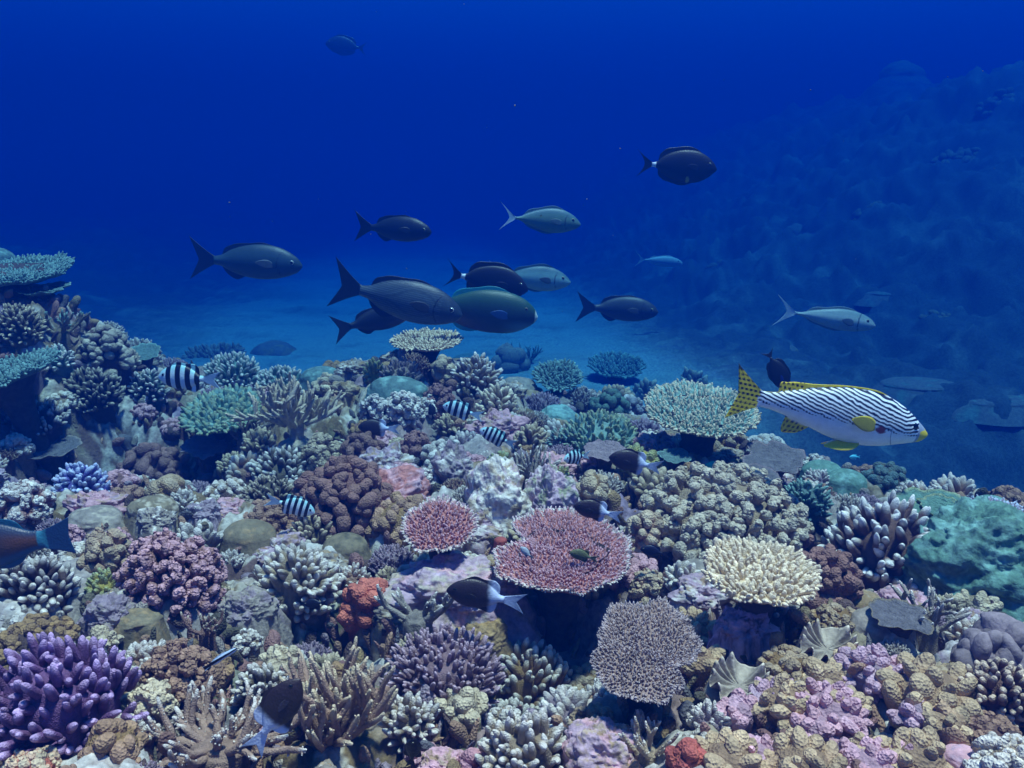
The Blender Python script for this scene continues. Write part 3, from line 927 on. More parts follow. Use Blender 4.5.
ROWS = [
    # far left, the higher shoulder of the reef
    ('B', -30, 212, 14, 262, 'dteal', 'teal', 0, 'dark boulder coral cut by the left edge, topmost of the reef', dict(Y=3.7)),
    ('T', -56, 256, 62, 283, 'dteal', 'teal', 3.2, 'thick shaggy table coral jutting out at the left edge', dict(Y=3.25)),
    ('P', 20, 283, 66, 295, 'dteal', 'teal', 0, 'thin bare ledge of coral just below the shaggy left table coral', dict(Y=3.2)),
    ('F', -6, 302, 46, 338, 'olive', 'cream', 6, 'olive finger coral with cream tips under the left table coral', {}),
    ('S', 38, 302, 84, 337, 'olive', 'teal', 0, 'small olive staghorn clump beside the tall dark knobby coral', dict(n=9, depth=1, r=.07)),
    ('L', 78, 297, 136, 364, 'dbrown', 'pale', 8, 'tall dark knobby coral head standing out against open blue water', dict(sub=False)),
    ('F', 40, 343, 76, 364, 'teal', 'white', 5, 'little pale teal finger coral in front of the olive staghorn clump', {}),
    ('T', -40, 352, 52, 388, 'dteal', 'teal', 4, 'broad table coral low at the left edge, seen nearly side on', dict(Y=2.7, roll=R(-10))),
    ('F', 104, 344, 142, 369, 'dolive', 'pale', 5.5, 'dark finger coral at the foot of the tall knobby head', {}),
    ('P', 126, 345, 162, 360, 'dteal', 'teal', 0, 'teal ledge coral right of the tall dark knobby head', {}),
    ('F', 62, 366, 124, 403, 'dolive', 'pale', 6, 'wide dark olive finger coral above the shadowed hollow', {}),
    ('F', 128, 366, 170, 397, 'dteal', 'white', 5, 'pale dotted finger coral behind the striped fish at left', {}),
    ('F', 0, 402, 68, 428, 'dbrown', 'white', 7, 'low dark finger coral with white tips near the left edge', {}),
    ('L', 0, 424, 34, 456, 'tan', 'white', 7, 'whitish lobed coral at the left edge below the low white tipped one', {}),
    ('P', 20, 436, 78, 460, 'dgrey', 'grey', 0, 'dull grey shelf coral between whitish lobes and purple fingers', {}),
    ('L', -8, 454, 58, 528, 'pbrown', 'white', 9, 'mixed brown and white lobed coral at the left edge above the parrotfish', dict(tip0=.65)),
    ('F', 54, 460, 112, 500, 'bpurple', 'btip', 8.5, 'blue violet finger coral on the rim of the dark hollow', dict(fat=.42)),
    ('L', 119, 438, 190, 492, 'brown', 'pbrown', 9.5, 'round brown cauliflower coral with plump knobs, right of the hollow', dict(sub=False)),
    ('L', 148, 474, 188, 499, 'ochre', 'tan', 14, 'small smooth ochre coral folded into a few fat lobes', dict(sub=False, fat=.54)),
    ('B', 128, 489, 178, 520, 'olive', 'pale', 0, 'smooth grey green boulder coral in front of the ochre lobes', dict(amp=.22)),
    ('R', 140, 505, 175, 530, 'grey', 'white', 0, 'pale crusted stone tucked under the grey green boulder coral', {}),
    ('R', 186, 496, 218, 520, 'lav', 'white', 0, 'lavender crusted stone behind the pink brown cauliflower coral', {}),
    ('L', 120, 512, 226, 612, 'pbrown', 'rose', 8.5, 'big pink brown cauliflower coral in the left half', dict(tip0=.75)),
    ('L', 78, 512, 136, 572, 'btan', 'tan', 9, 'tan lobed coral between the parrotfish tail and pink brown coral', dict(sub=False)),
    ('B', 222, 515, 276, 546, 'olive', 'mustard', 0, 'flat olive boulder coral left of the white bead coral', dict(amp=.05)),
    ('F', -8, 553, 82, 618, 'dbrown', 'white', 12, 'dark coral with fat white fingertips below the parrotfish', dict(fat=.40)),
    ('f', 84, 568, 122, 592, 'yel', 'lgreen', 7, 'small yellow green coral right of the white fingertips', {}),
    ('R', 88, 592, 135, 628, 'lav', 'grey', 0, 'lavender grey rock above the purple coral', {}),
    ('B', 112, 606, 160, 630, 'olive', 'mustard', 0, 'mustard crust on the rock just above the purple coral', dict(amp=.25)),
    ('L', -6, 616, 78, 664, 'dbrown', 'ochre', 9, 'dark brown lobed coral behind the purple coral at left', dict(sub=False)),
    ('F', -20, 628, 142, 760, 'purple', 'ptip', 12, 'large vivid purple finger coral in the bottom left corner', dict(fat=.32, ln=2.2, noise=.08, tilt=30, up=.5)),
    ('S', 184, 594, 230, 644, 'brown', 'pale', 0, 'little bare staghorn sprig above the cleaner wrasse', dict(n=6, depth=1, r=.08, kids=2)),
    ('L', 142, 630, 218, 702, 'brown', 'btan', 8.5, 'brown lobed coral left of the cleaner wrasse', {}),
    ('L', 130, 664, 178, 718, 'ltan', 'cream', 10, 'pale tan lobed coral right of the purple coral', dict(sub=True)),
    ('L', 78, 712, 146, 772, 'ochre', 'btan', 16, 'orange brown coral of broad smooth lobes at the bottom edge', dict(sub=False, fat=.54)),
    ('L', -4, 748, 60, 790, 'orange', 'cream', 11, 'orange and cream lobed coral in the bottom left corner', {}),
    ('S', 138, 690, 300, 790, 'sgrey', 'white', 0, 'sprawling tan grey staghorn thicket along the bottom edge', dict(n=22, depth=1, kids=2, r=.058, up=.4, spread=.4, stubs=7)),
    # second band, left of the middle
    ('F', 203, 352, 264, 385, 'teal', 'white', 6, 'pale cyan finger coral right of the striped fish', {}),
    ('F', 255, 366, 308, 390, 'teal', 'white', 5.5, 'pale cyan finger coral behind the tall trunked staghorn', {}),
    ('B', 300, 362, 344, 384, 'dteal', 'teal', 0, 'hazy rounded coral dome beyond the trunked staghorn', dict(amp=.06)),
    ('T', 186, 391, 258, 432, 'teal', 'lgreen', 5, 'green table coral of thick winding branches', dict(coarse=True, fat=.42, ln=1.8)),
    ('S', 222, 405, 268, 446, 'grey', 'pale', 0, 'fine grey bush between green table and trunked staghorn', dict(n=14, depth=1, kids=3, r=.04, up=.7)),
    ('S', 246, 384, 348, 458, 'pale', 'cream', 0, 'tall tan staghorn spreading from a visible trunk', dict(n=16, depth=2, kids=3, r=.045, up=.55, trunk=True, stubs=3)),
    ('P', 183, 432, 228, 458, 'lav', 'lav', 0, 'dull lavender plate below the green winding table', {}),
    ('F', 251, 446, 312, 482, 'olive', 'white', 8, 'rounded coral beaded with white tips under the tall staghorn', dict(fat=.40)),
    ('L', 300, 432, 345, 466, 'olive', 'ltan', 8, 'olive lobed coral right of the white beaded one', {}),
    ('B', 214, 478, 246, 498, 'dgrey', 'grey', 0, 'smooth grey ledge in the shade below the lavender plate', {}),
    ('U', 240, 474, 300, 512, 'dolive', 'pale', 5, 'dark olive bushy coral above the striped fish', {}),
    ('L', 290, 454, 396, 528, 'pbrown', 'brown', 9.5, 'large brown coral of tight round knobs left of the pink patch', dict(sub=False, fat=.6)),
    ('L', 340, 426, 386, 462, 'brown', 'brown', 8, 'brown knobbed coral up behind the large brown one', dict(sub=False)),
    ('R', 346, 470, 432, 516, 'pink', 'lilac', 0, 'pink crusted rock between brown knobs and ochre coral', dict(more=('rose',))),
    ('L', 364, 494, 440, 534, 'ochre', 'btan', 10, 'ochre coral of broad lobes beside the small pink table', dict(sub=False, fat=.54)),
    ('F', 288, 510, 338, 544, 'olive', 'cream', 9, 'cream beaded coral in front of the striped fish', dict(fat=.43)),
    ('B', 322, 532, 368, 556, 'olive', 'dolive', 0, 'flat dull olive coral between two pale beaded corals', dict(amp=.06)),
    ('F', 254, 538, 342, 610, 'ltan', 'white', 11, 'white tipped finger coral left of the orange coral', dict(fat=.42, ln=2.4)),
    ('R', 222, 576, 272, 622, 'grey', 'lav', 0, 'grey crusted rock left below the white tipped finger coral', {}),
    ('L', 338, 538, 402, 624, 'orange', 'orange', 13, 'bright orange coral of smooth rounded lobes', dict(sub=False, fat=.54)),
    ('S', 374, 574, 462, 640, 'grey', 'white', 0, 'bare grey staghorn arms beside the orange coral', dict(n=6, depth=1, kids=2, r=.07, up=.55, stubs=4)),
    ('R', 392, 538, 500, 610, 'lilac', 'rose', 0, 'pale lilac and pink rock face under the small pink table', dict(more=('tan', 'pale'), amp=.4, hk=.6)),
    ('F', 232, 622, 292, 710, 'olive', 'white', 10, 'tall green brown coral dotted with white tips by the wrasse', dict(fat=.42)),
    ('S', 268, 622, 392, 772, 'sgrey', 'cream', 0, 'large tan grey staghorn with upright rough arms at bottom', dict(n=34, depth=1, kids=2, r=.056, up=.9, spread=.35, stubs=8, lean=(.25, -.15))),
    ('F', 378, 662, 442, 744, 'tan', 'white', 11.5, 'tan finger coral with white tips right of the large staghorn', dict(fat=.38, ln=3)),
    ('U', 384, 628, 504, 706, 'lbush', 'ltip', 3.6, 'fuzzy lavender bush coral left of the fat fingered coral', {}),
    ('R', 420, 732, 470, 780, 'rose', 'tan', 0, 'pinkish white rock at the bottom edge beside red lobes', dict(more=('mustard',), hk=.55)),
    # centre mound
    ('T', 395, 330, 459, 350, 'tan', 'ctip', 3.2, 'small grey tan table coral on the crest below big fish', dict(Y=3.35, lift=.5)),
    ('B', 366, 346, 428, 400, 'dteal', 'teal', 0, 'blue green encrusted dome at the top of the middle mound', dict(amp=.16)),
    ('f', 360, 351, 388, 378, 'yel', 'lgreen', 6, 'yellow tinted coral on the left shoulder of the middle mound', {}),
    ('U', 378, 356, 424, 388, 'grey', 'pgrey', 5, 'fine grey bush coral on top of the middle mound', {}),
    ('L', 430, 352, 456, 372, 'tan', 'ltan', 9, 'little tan lobed coral beside the white finger coral', dict(sub=False)),
    ('B', 446, 342, 494, 372, 'dteal', 'teal', 0, 'wide blue dome behind the white finger coral', dict(amp=.08)),
    ('F', 448, 352, 504, 392, 'tan', 'white', 7.5, 'white tipped finger coral on the crest in the middle', dict()),
    ('L', 486, 340, 532, 374, 'dteal', 'grey', 14, 'cluster of hazy blue grey lobes behind the crest', dict(sub=False, fat=.54)),
    ('S', 506, 342, 546, 366, 'dteal', 'teal', 0, 'feathery hazy teal staghorn behind the crest', dict(n=10, depth=1, r=.05)),
    ('L', 358, 384, 396, 420, 'dgrey', 'white', 5.5, 'blue grey coral with pale specks on the left of the mound', {}),
    ('L', 384, 378, 424, 418, 'grey', 'white', 6, 'whitish grey lobed coral at the heart of the middle mound', {}),
    ('L', 422, 380, 458, 408, 'dbrown', 'pbrown', 7, 'dark mauve brown lobed coral under the white finger coral', {}),
    ('B', 408, 375, 418, 389, 'white', 'white', 0, 'small white egg shaped blob on the mound', dict(amp=.03)),
    ('L', 418, 384, 442, 412, 'grey', 'white', 5.5, 'pale pebbly coral left of the upper striped fish', {}),
    ('F', 473, 382, 521, 418, 'tan', 'ctip', 9, 'cream finger coral between two striped fish and the teal valley', dict()),
    ('F', 512, 412, 548, 448, 'mustard', 'cream', 7, 'mustard finger coral dome with pale tips', dict(fat=.40)),
    ('L', 398, 426, 434, 456, 'brown', 'pbrown', 7, 'brown cauliflower coral right of the dark fish on the mound', {}),
    ('B', 394, 454, 420, 478, 'pgrey', 'grey', 0, 'smooth grey round coral beside the white rock tower', dict(amp=.05)),
    ('B', 378, 452, 398, 476, 'olive', 'mustard', 0, 'small olive round coral next to the smooth grey one', dict(amp=.1)),
    ('R', 434, 408, 474, 482, 'lav', 'white', 0, 'lavender white rock tower between the striped fish', dict(more=('grey',), amp=.4)),
    ('L', 414, 450, 440, 486, 'lav', 'white', 5.5, 'pale violet lobed coral left of the rock tower', {}),
    ('S', 508, 448, 558, 486, 'grey', 'white', 0, 'grey spiky staghorn tuft above the pale rocks', dict(n=16, depth=1, kids=2, r=.06, up=.8)),
    ('R', 462, 456, 528, 524, 'white', 'tan', 0, 'broad whitish tan rock behind the big pink table', dict(more=('mustard', 'lilac'), amp=.3)),
    ('R', 522, 462, 576, 520, 'lilac', 'white', 0, 'whitish lilac rock with green turf behind the pink table', dict(more=('lgreen',), amp=.35)),
    ('f', 488, 450, 512, 464, 'yel', 'lgreen', 6, 'bright green tuft on the whitish tan rock', {}),
    ('f', 550, 462, 574, 482, 'yel', 'lgreen', 6, 'yellow green tuft beside the small striped fish', {}),
    ('L', 572, 452, 616, 502, 'ochre', 'ltan', 9.5, 'tan knobbed coral left of the upper two tone fish', dict(sub=False)),
    # teal valley behind
    ('T', 536, 362, 580, 388, 'dteal', 'teal', 3.5, 'hazy ribbed blue table coral beyond the valley', {}),
    ('T', 590, 355, 642, 376, 'dteal', 'teal', 3.5, 'hazy blue table coral at the far edge of the reef', {}),
    ('L', 588, 374, 630, 416, 'dolive', 'green', 8, 'hazy olive green lobed coral left of the cyan table', dict(sub=False)),
    ('f', 628, 372, 662, 400, 'olive', 'pale', 8, 'hazy olive finger clump behind the cyan table', dict(ln=3)),
    ('f', 672, 366, 712, 392, 'olive', 'pale', 8, 'hazy olive finger clump peeping over the cyan table', dict(ln=3)),
    ('B', 536, 394, 578, 424, 'teal', 'dteal', 0, 'hazy blue crusted mound in the valley', dict(amp=.3)),
    ('U', 560, 412, 640, 450, 'teal', 'lgreen', 5.5, 'wide pale green bushy coral across the valley', {}),
    ('U', 545, 418, 575, 448, 'grey', 'teal', 5, 'grey teal bush coral right of the mustard dome', {}),
    ('P', 585, 440, 625, 462, 'pgrey', 'lav', 0, 'thin mauve plate coral in front of the pale green bush', {}),
    ('K', 616, 440, 664, 468, 'yel', 'lgreen', 9, 'yellow lumpy coral beside the upper two tone fish', {}),
    ('P', 660, 448, 690, 464, 'dteal', 'teal', 0, 'small teal plate under the cyan table', {}),
    ('T', 648, 382, 756, 434, 'teal', 'cream', 3.8, 'large cyan table coral behind the tail of the banded fish', dict(lift=.35, amp=.05)),
    ('P', 744, 442, 804, 474, 'dgrey', 'pgrey', 0, 'dark slate plate coral below the banded fish', {}),
    ('P', 716, 462, 776, 490, 'dgrey', 'pgrey', 0, 'lower dark plate coral under the slate one', {}),
    ('B', 802, 446, 842, 478, 'green', 'teal', 0, 'smooth green boulder coral under the banded fish fin', dict(amp=.05)),
    ('B', 824, 455, 866, 488, 'green', 'teal', 0, 'second smooth boulder coral, nearer and just to the right', dict(amp=.05)),
    ('L', 862, 462, 910, 490, 'dolive', 'dteal', 8, 'dark green lobed coral behind the white tipped dome', dict(sub=False)),
    ('U', 780, 478, 832, 512, 'dteal', 'teal', 5.5, 'blue teal rubble bush left of the white tipped dome', {}),
    # centre
    ('T', 404, 500, 474, 550, 'pink', 'lpink', 3.4, 'small pink table coral with a white rim, under the ochre lobes', dict(rim='white', lift=.5)),
    ('T', 491, 508, 631, 588, 'pink', 'lpink', 3.1, 'big pink table coral with a notch in its left side', dict(rim='white', lift=.55, notch=(2.75, .42, .3), amp=.08)),
    ('B', 494, 528, 507, 543, 'red', 'red', 0, 'small round red sponge in the notch of the pink table', dict(amp=.03, name='sponge', Y=1.9)),
    ('R', 448, 600, 506, 655, 'mustard', 'ochre', 0, 'mustard brown rock below the two tone fish', dict(amp=.2)),
    ('F', 476, 630, 578, 722, 'ochre', 'white', 12.5, 'coral of fat upright fingers with white tips below the hollow', dict(fat=.38, ln=2.6, up=.5)),
    ('F', 474, 706, 572, 790, 'tan', 'white', 14, 'tan finger coral cut by the bottom edge beside red lobes', dict(fat=.38, ln=2.6, up=.5)),
    ('L', 456, 708, 492, 775, 'red', 'rose', 15, 'red coral of stacked round lobes at the bottom', dict(sub=False, fat=.54)),
    ('T', 590, 604, 702, 694, 'tgrey', 'gtip', 2.8, 'grey brown table coral tipped up toward the viewer', dict(rim='gtip', lift=.2, notch=(-.7, .34, .25), amp=.10, ln=1.8)),
    ('R', 570, 690, 640, 775, 'lilac', 'rose', 0, 'pink violet rock in front of the tipped grey table', dict(more=('tan', 'mustard'), amp=.35, hk=.6)),
    ('S', 612, 706, 680, 772, 'tan', 'white', 0, 'small pale staghorn sprig below the tipped grey table', dict(n=8, depth=1, kids=2, r=.07, up=.6)),
    ('L', 662, 722, 712, 780, 'orange', 'red', 15, 'orange red lobed coral near the bottom middle', dict(sub=False, fat=.54)),
    # right of centre
    ('L', 620, 476, 672, 548, 'btan', 'ltan', 10, 'tan brown coral of rounded knobs right of the pink table', dict(sub=False)),
    ('L', 640, 462, 808, 552, 'tan', 'pale', 9.5, 'wide pale grey mound of lobed coral in the right middle', dict(hk=.9)),
    ('F', 672, 478, 726, 522, 'ltan', 'white', 9, 'cluster of fat white fingers on the pale grey mound', dict(fat=.5, Y=2.16)),
    ('R', 664, 500, 690, 530, 'lilac', 'white', 0, 'pale violet tube shaped sponge crust on the pale mound', dict(Y=2.05)),
    ('F', 662, 544, 706, 592, 'pale', 'white', 9, 'thick pale finger coral left of the cream table', dict(fat=.42, ln=3)),
    ('L', 628, 556, 668, 600, 'btan', 'ltan', 9, 'low tan lobed coral right of the dark hollow', {}),
    ('T', 708, 542, 814, 601, 'cream', 'ctip', 5.2, 'cream table coral of stout upright branches', dict(coarse=True, fat=.40, ln=1.9, lift=.4, amp=.05)),
    ('L', 782, 522, 860, 604, 'pbrown', 'brown', 10, 'reddish brown lobed coral behind the cream table', dict(sub=False)),
    ('F', 818, 478, 946, 592, 'brown', 'wtip', 12, 'big white tipped dome of fingers right of the cream table', dict(fat=.37, ln=2.6)),
    ('K', 652, 574, 724, 650, 'ktan', 'ktip', 12, 'tan brown lumpy coral above the tipped grey table', {}),
    ('R', 720, 606, 772, 640, 'lilac', 'rose', 0, 'lilac crusted rock under the cream table', dict(more=('dbrown',))),
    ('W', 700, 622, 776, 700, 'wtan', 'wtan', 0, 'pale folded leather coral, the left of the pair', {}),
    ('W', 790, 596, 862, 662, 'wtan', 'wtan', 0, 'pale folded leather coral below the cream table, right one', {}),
    ('R', 896, 500, 1044, 600, 'green', 'teal', 0, 'big green encrusted mound at the right edge under the green plates', dict(more=('dteal',), amp=.3)),
    ('P', 900, 488, 976, 536, 'green', 'lgreen', 0, 'layered green plate coral at the right edge', dict(layers=3)),
    ('B', 972, 482, 1008, 512, 'green', 'teal', 0, 'green knob standing on the layered green plates', dict()),
    ('T', 968, 498, 1034, 534, 'lav', 'btip', 3.4, 'small blue grey table coral on the green plates', dict(lift=.5)),
    ('O', 950, 566, 1040, 690, 'pgrey', 'pgrey', 20, 'mauve grey soft coral of fat smooth folds at right edge', {}),
    ('S', 886, 590, 968, 648, 'grey', 'white', 0, 'grey green upright staghorn tuft left of the soft coral', dict(n=9, depth=1, kids=2, r=.07, up=.9)),
    ('B', 850, 594, 910, 640, 'grey', 'olive', 0, 'smooth grey brown rock coral behind the right leather coral', dict(amp=.2)),
    ('F', 956, 650, 1036, 722, 'brown', 'ttip', 11, 'brown finger coral below the soft coral at right edge', dict(fat=.44, ln=2)),
    ('L', 970, 704, 1040, 790, 'tan', 'white', 16, 'white and tan lobed coral in the bottom right corner', {}),
    ('K', 874, 646, 984, 722, 'ktan', 'ktip', 21, 'yellowish pitted coral with broad folds beside the soft coral', {}),
    ('K', 684, 684, 772, 790, 'ktan', 'ktip', 20, 'yellowish pitted columns at the bottom, left of the pink knobs', {}),
    ('K', 746, 650, 822, 724, 'ktan', 'ktip', 15, 'yellowish pitted knobs between the two leather corals', {}),
    ('K', 786, 656, 872, 736, 'lpink', 'rose', 13, 'pink crusted knobs below the right leather coral', {}),
    ('K', 832, 634, 908, 690, 'lilac', 'lpink', 12, 'lilac crusted knobs left of the yellowish folds', dict(sub=False, fat=.6)),
    ('K', 752, 704, 852, 796, 'ktan', 'ktip', 18, 'tan pitted knobs at the bottom edge, right of the columns', {}),
    ('K', 828, 702, 906, 790, 'lpink', 'rose', 15, 'pale pink rounded knobs on the bottom edge', dict(sub=False, fat=.54)),
    ('K', 880, 700, 962, 784, 'ktan', 'ktip', 19, 'yellowish pitted knobs at the bottom beside pale pink ones', {}),
    ('K', 677, 626, 731, 676, 'ktan', 'ktip', 15, 'small tan knobs against the right edge of the tipped grey table', {}),
    ('K', 711, 676, 765, 726, 'lpink', 'rose', 15, 'small pink knobs between the two groups of yellowish columns', {}),
    ('K', 749, 660, 803, 710, 'lilac', 'lpink', 15, 'small lilac knobs directly below the left leather coral', {}),
    ('K', 791, 692, 845, 742, 'lpink', 'rose', 15, 'small pink knobs in the middle of the lower right cluster', {}),
    ('K', 773, 728, 827, 778, 'lilac', 'lpink', 15, 'small lilac knobs near the bottom edge inside the lower right cluster', {}),
    ('K', 819, 670, 873, 720, 'ktan', 'ktip', 15, 'small tan knobs between pink crust and the yellowish folds', {}),
    ('K', 845, 716, 899, 766, 'ktan', 'ktip', 15, 'small tan knobs low in the lower right cluster beside pale pink ones', {}),
    ('K', 881, 728, 935, 778, 'lpink', 'rose', 15, 'small pink knobs at the bottom edge left of the smooth pink lump', {}),
    ('K', 889, 676, 943, 726, 'lilac', 'lpink', 15, 'small lilac knobs right in front of the yellowish folds', {}),
    ('K', 921, 688, 975, 738, 'ktan', 'ktip', 15, 'small tan knobs between yellowish folds and brown finger coral', {}),
    ('K', 733, 720, 787, 770, 'lpink', 'rose', 15, 'small pink knobs at the bottom edge beside the yellowish columns', {}),
    ('K', 697, 722, 751, 772, 'ktan', 'ktip', 15, 'small tan knobs lowest on the left of the lower right cluster', {}),
    ('K', 829, 626, 883, 676, 'ktan', 'ktip', 15, 'small tan knobs just right of the lower leather coral', {}),
    ('K', 873, 640, 927, 690, 'lpink', 'rose', 15, 'small pink knobs behind the yellowish folds', {}),
    ('K', 801, 640, 855, 690, 'ktan', 'ktip', 15, 'small tan knobs in front of the right leather coral', {}),
    ('B', 940, 720, 984, 772, 'rose', 'lilac', 0, 'smooth pink lump between yellowish knobs and the corner coral', dict(amp=.2)),
    ('P', 870, 600, 930, 632, 'dgrey', 'olive', 0, 'dull flat coral under the white tipped dome', {}),
]
for r in ROWS:
    coral(*r[:9], **r[9])
print('corals', len(PLACED))

# ------------------------------------------------------------------ small corals filling the gaps, each a thing of its own
LM = [(x, y, r, l) for x, y, r, l in PLACED]
used = set()


def nick(l):
    for cut in (' cut by', ' jutting', ' seen', ' standing', ' tucked', ' spreading', ' tipped', ' with a notch', ' peeping', ' folded into', ', '):
        i = l.find(cut)
        if i > 12:
            l = l[:i]
    return l


import re
NICK = {}
for x, y, r, l in LM:
    m = re.match(r'(.*?\b(?:corals?|rock|clump|mound|thicket|tower|plate|sponge|bush|staghorn|table|tuft|dome|lobes|ledge|stone|knobs|columns|head))\b', l)
    k = m.group(1) if m else nick(l)
    NICK.setdefault(k, []).append((x, y, r, l))
UNIQ = {k: v[0] for k, v in NICK.items() if len(v) == 1 and 2 <= len(k.split()) <= 6}
KW = {'f': ('finger coral', 'finger_coral'), 'L': ('lobed coral', 'lobed_coral'), 'R': ('crusted stone', 'encrusted_rock'), 'B': ('round coral', 'boulder_coral'), 'U': ('bushy coral', 'bushy_coral'), 'P': ('plate coral', 'plate_coral'),
      'K': ('lumpy coral', 'knobby_coral')}
FC = {'f': [('btan', 'white', 'tan white tipped'), ('grey', 'white', 'grey white tipped'), ('olive', 'cream', 'olive cream tipped'), ('lav', 'white', 'lavender white tipped')],
      'L': [('brown', 'btan', 'brown'), ('pbrown', 'rose', 'pinkish brown'), ('tan', 'white', 'tan'), ('grey', 'white', 'grey'), ('ochre', 'tan', 'ochre')],
      'R': [('lilac', 'white', 'lilac'), ('grey', 'white', 'grey'), ('rose', 'lilac', 'pink'), ('tan', 'mustard', 'tan')],
      'B': [('olive', 'mustard', 'olive'), ('grey', 'pale', 'grey'), ('mustard', 'tan', 'mustard')],
      'U': [('lav', 'lilac', 'lavender'), ('brown', 'tan', 'brown'), ('grey', 'white', 'grey')],
      'P': [('pgrey', 'lav', 'mauve'), ('olive', 'tan', 'olive')],
      'K': [('ltan', 'cream', 'yellowish'), ('btan', 'ochre', 'tan')]}


def describe(cn, kn, x, y, r):
    near = sorted(UNIQ.items(), key=lambda kv: math.hypot(kv[1][0] - x, kv[1][1] - y))[:7]
    sz = ['small', 'little', 'compact'] if r < .05 else ['', 'low', 'rounded']
    for k1, (x1, y1, r1, _) in near:
        dx, dy = x - x1, y - y1
        rel = ('right of' if dx > 0 else 'left of') if abs(dx) > abs(dy) else ('behind' if dy > 0 else 'in front of')
        t = ' '.join(f'{sz[0]} {cn} {kn} {rel} the {k1}'.split())
        if t not in used and len(t.split()) <= 16:
            used.add(t)
            return t
    for i in range(len(near)):
        for j in range(i + 1, len(near)):
            t = ' '.join(f'{sz[0]} {cn} {kn} between {near[i][0]} and {near[j][0]}'.split())
            if t not in used and len(t.split()) <= 16:
                used.add(t)
                return t
    return None


pts, tries = [], 0
PA = np.array([(p[0], p[1], p[2]) for p in PLACED])
while len(pts) < 300 and tries < 40000:
    tries += 1
    Yf = rng.uniform(1.0, 5.0)
    Xf = rng.uniform(-.64, .64) * Yf
    if Yf > np.interp(Xf, EX, EY) + .05 or (Yf > 3.3 and rng.random() < .45):
        continue
    r = rng.uniform(.03, .062) * (1 + .28 * (Yf - 1.5))
    if (np.hypot(PA[:, 0] - Xf, PA[:, 1] - Yf) < (.58 * PA[:, 2] + .5 * r)).any():
        continue
    if (Xf < -1.62 and 2.4 < Yf < 3.45) or math.hypot(Xf + 1.22, Yf - 2.72) < .3:
        continue
    if any(math.hypot(Xf - q[0], Yf - q[1]) < .72 * (r + q[2]) for q in pts):
        continue
    pts.append((Xf, Yf, r))
for Xf, Yf, r in pts:
    kind = rng.choice(list('fLRBUK'), p=[.23, .32, .2, .05, .14, .06])
    b_, t_, cn = FC[kind][rng.integers(len(FC[kind]))]
    if Yf > 3.2 and cn in ('pink', 'lilac'):
        b_, t_, cn = 'grey', 'white', 'grey'
    kn, nm = KW[kind]
    lb = describe(cn, kn, Xf, Yf, r)
    if lb is None:
        continue
    z = float(height(Xf, Yf)) - .015
    g = (r, r * rng.uniform(.8, 1.1), r * rng.uniform(.6, 1.0))
    base, tip = PL[b_] * .85, PL[t_] * .9
    if kind == 'f':
        mb, m = finger_coral(None, g, r * rng.uniform(.26, .36), base, tip, separate=False, fat=.42, tip0=.5), M_CORAL
    elif kind == 'L':
        mb, m = lobed_coral(g, r * rng.uniform(.26, .36), base, tip, sub=False), M_LOBE
    elif kind == 'K':
        mb, m = lobed_coral(g, r * .5, base, tip, tpl=T_LONG, sub=False, fat=.42, ln=2.2, core=.62), M_PIT
    elif kind == 'U':
        mb, m = finger_coral(None, g, r * .13, base, tip, tpl=T_SPIKE, separate=False, fat=.38, ln=2.2, tip0=.5), M_CORAL
    elif kind == 'R':
        mb, m = rock((g[0], g[1], g[2] * .8), [base, tip, PL['mustard']]), M_ROCK
    elif kind == 'B':
        mb, m = boulder((g[0], g[1], g[2] * .7), base, [tip], .18), M_SMOOTH
    else:
        mb, m = plate((g[0] * 1.2, g[1] * 1.2, g[2] * .8), base, 1, tip)[0], M_SMOOTH
        z += .03
    o = link(nm, mb.mesh(nm, m), None, (Xf, Yf, z))
    tag(o, lb, 'rock' if kind == 'R' else 'coral', GROUPS[kind])
print('fill', len(pts))

# broken coral, turf and crust lying in the gaps
N = 7000
Yr = rng.uniform(.95, 5.2, N * 2)
Xr = rng.uniform(-.66, .66, N * 2) * Yr
ok = Yr < np.interp(Xr, EX, EY) + .4
Xr, Yr = Xr[ok][:N], Yr[ok][:N]
Zr = height(Xr, Yr) - .05 + rng.uniform(-.02, .015, len(Xr))
pal = np.array([PL[k] for k in ('brown', 'dbrown', 'lav', 'btan', 'olive', 'dgrey', 'grey', 'pbrown', 'mustard', 'dbrown', 'btan', 'dolive')]) * .8
pat = fbm(np.stack([Xr * 5, Yr * 5, Xr * 0], -1), 3, 91)
ci = (np.floor((pat * 1.3 + .5) * 12 + rng.normal(0, 2.2, len(Xr))).astype(int)) % 12
mb = MB()
half = len(Xr) // 2
P = np.stack([Xr, Yr, Zr], -1)
D = rng.normal(0, .5, (len(Xr), 3)) + np.array([0, -.1, .9])
inst(mb, T_STUB, P[:half], D[:half], rng.uniform(.003, .007, half) * (.6 + .3 * Yr[:half]), rng.uniform(.02, .06, half), pal[ci[:half]], np.clip(pal[ci[:half]] * 1.5, 0, .75), .4, squash=.8, noise=.3)
inst(mb, T_KNOB, P[half:], D[half:], rng.uniform(.005, .013, len(Xr) - half) * (.6 + .25 * Yr[half:]), rng.uniform(.03, .07, len(Xr) - half), pal[ci[half:]], np.clip(pal[ci[half:]] * 1.15, 0, .75), .4, squash=.9, noise=.35)
o = link('coral_rubble', mb.mesh('coral_rubble', M_LOBE))
tag(o, None, None, None, 'stuff')

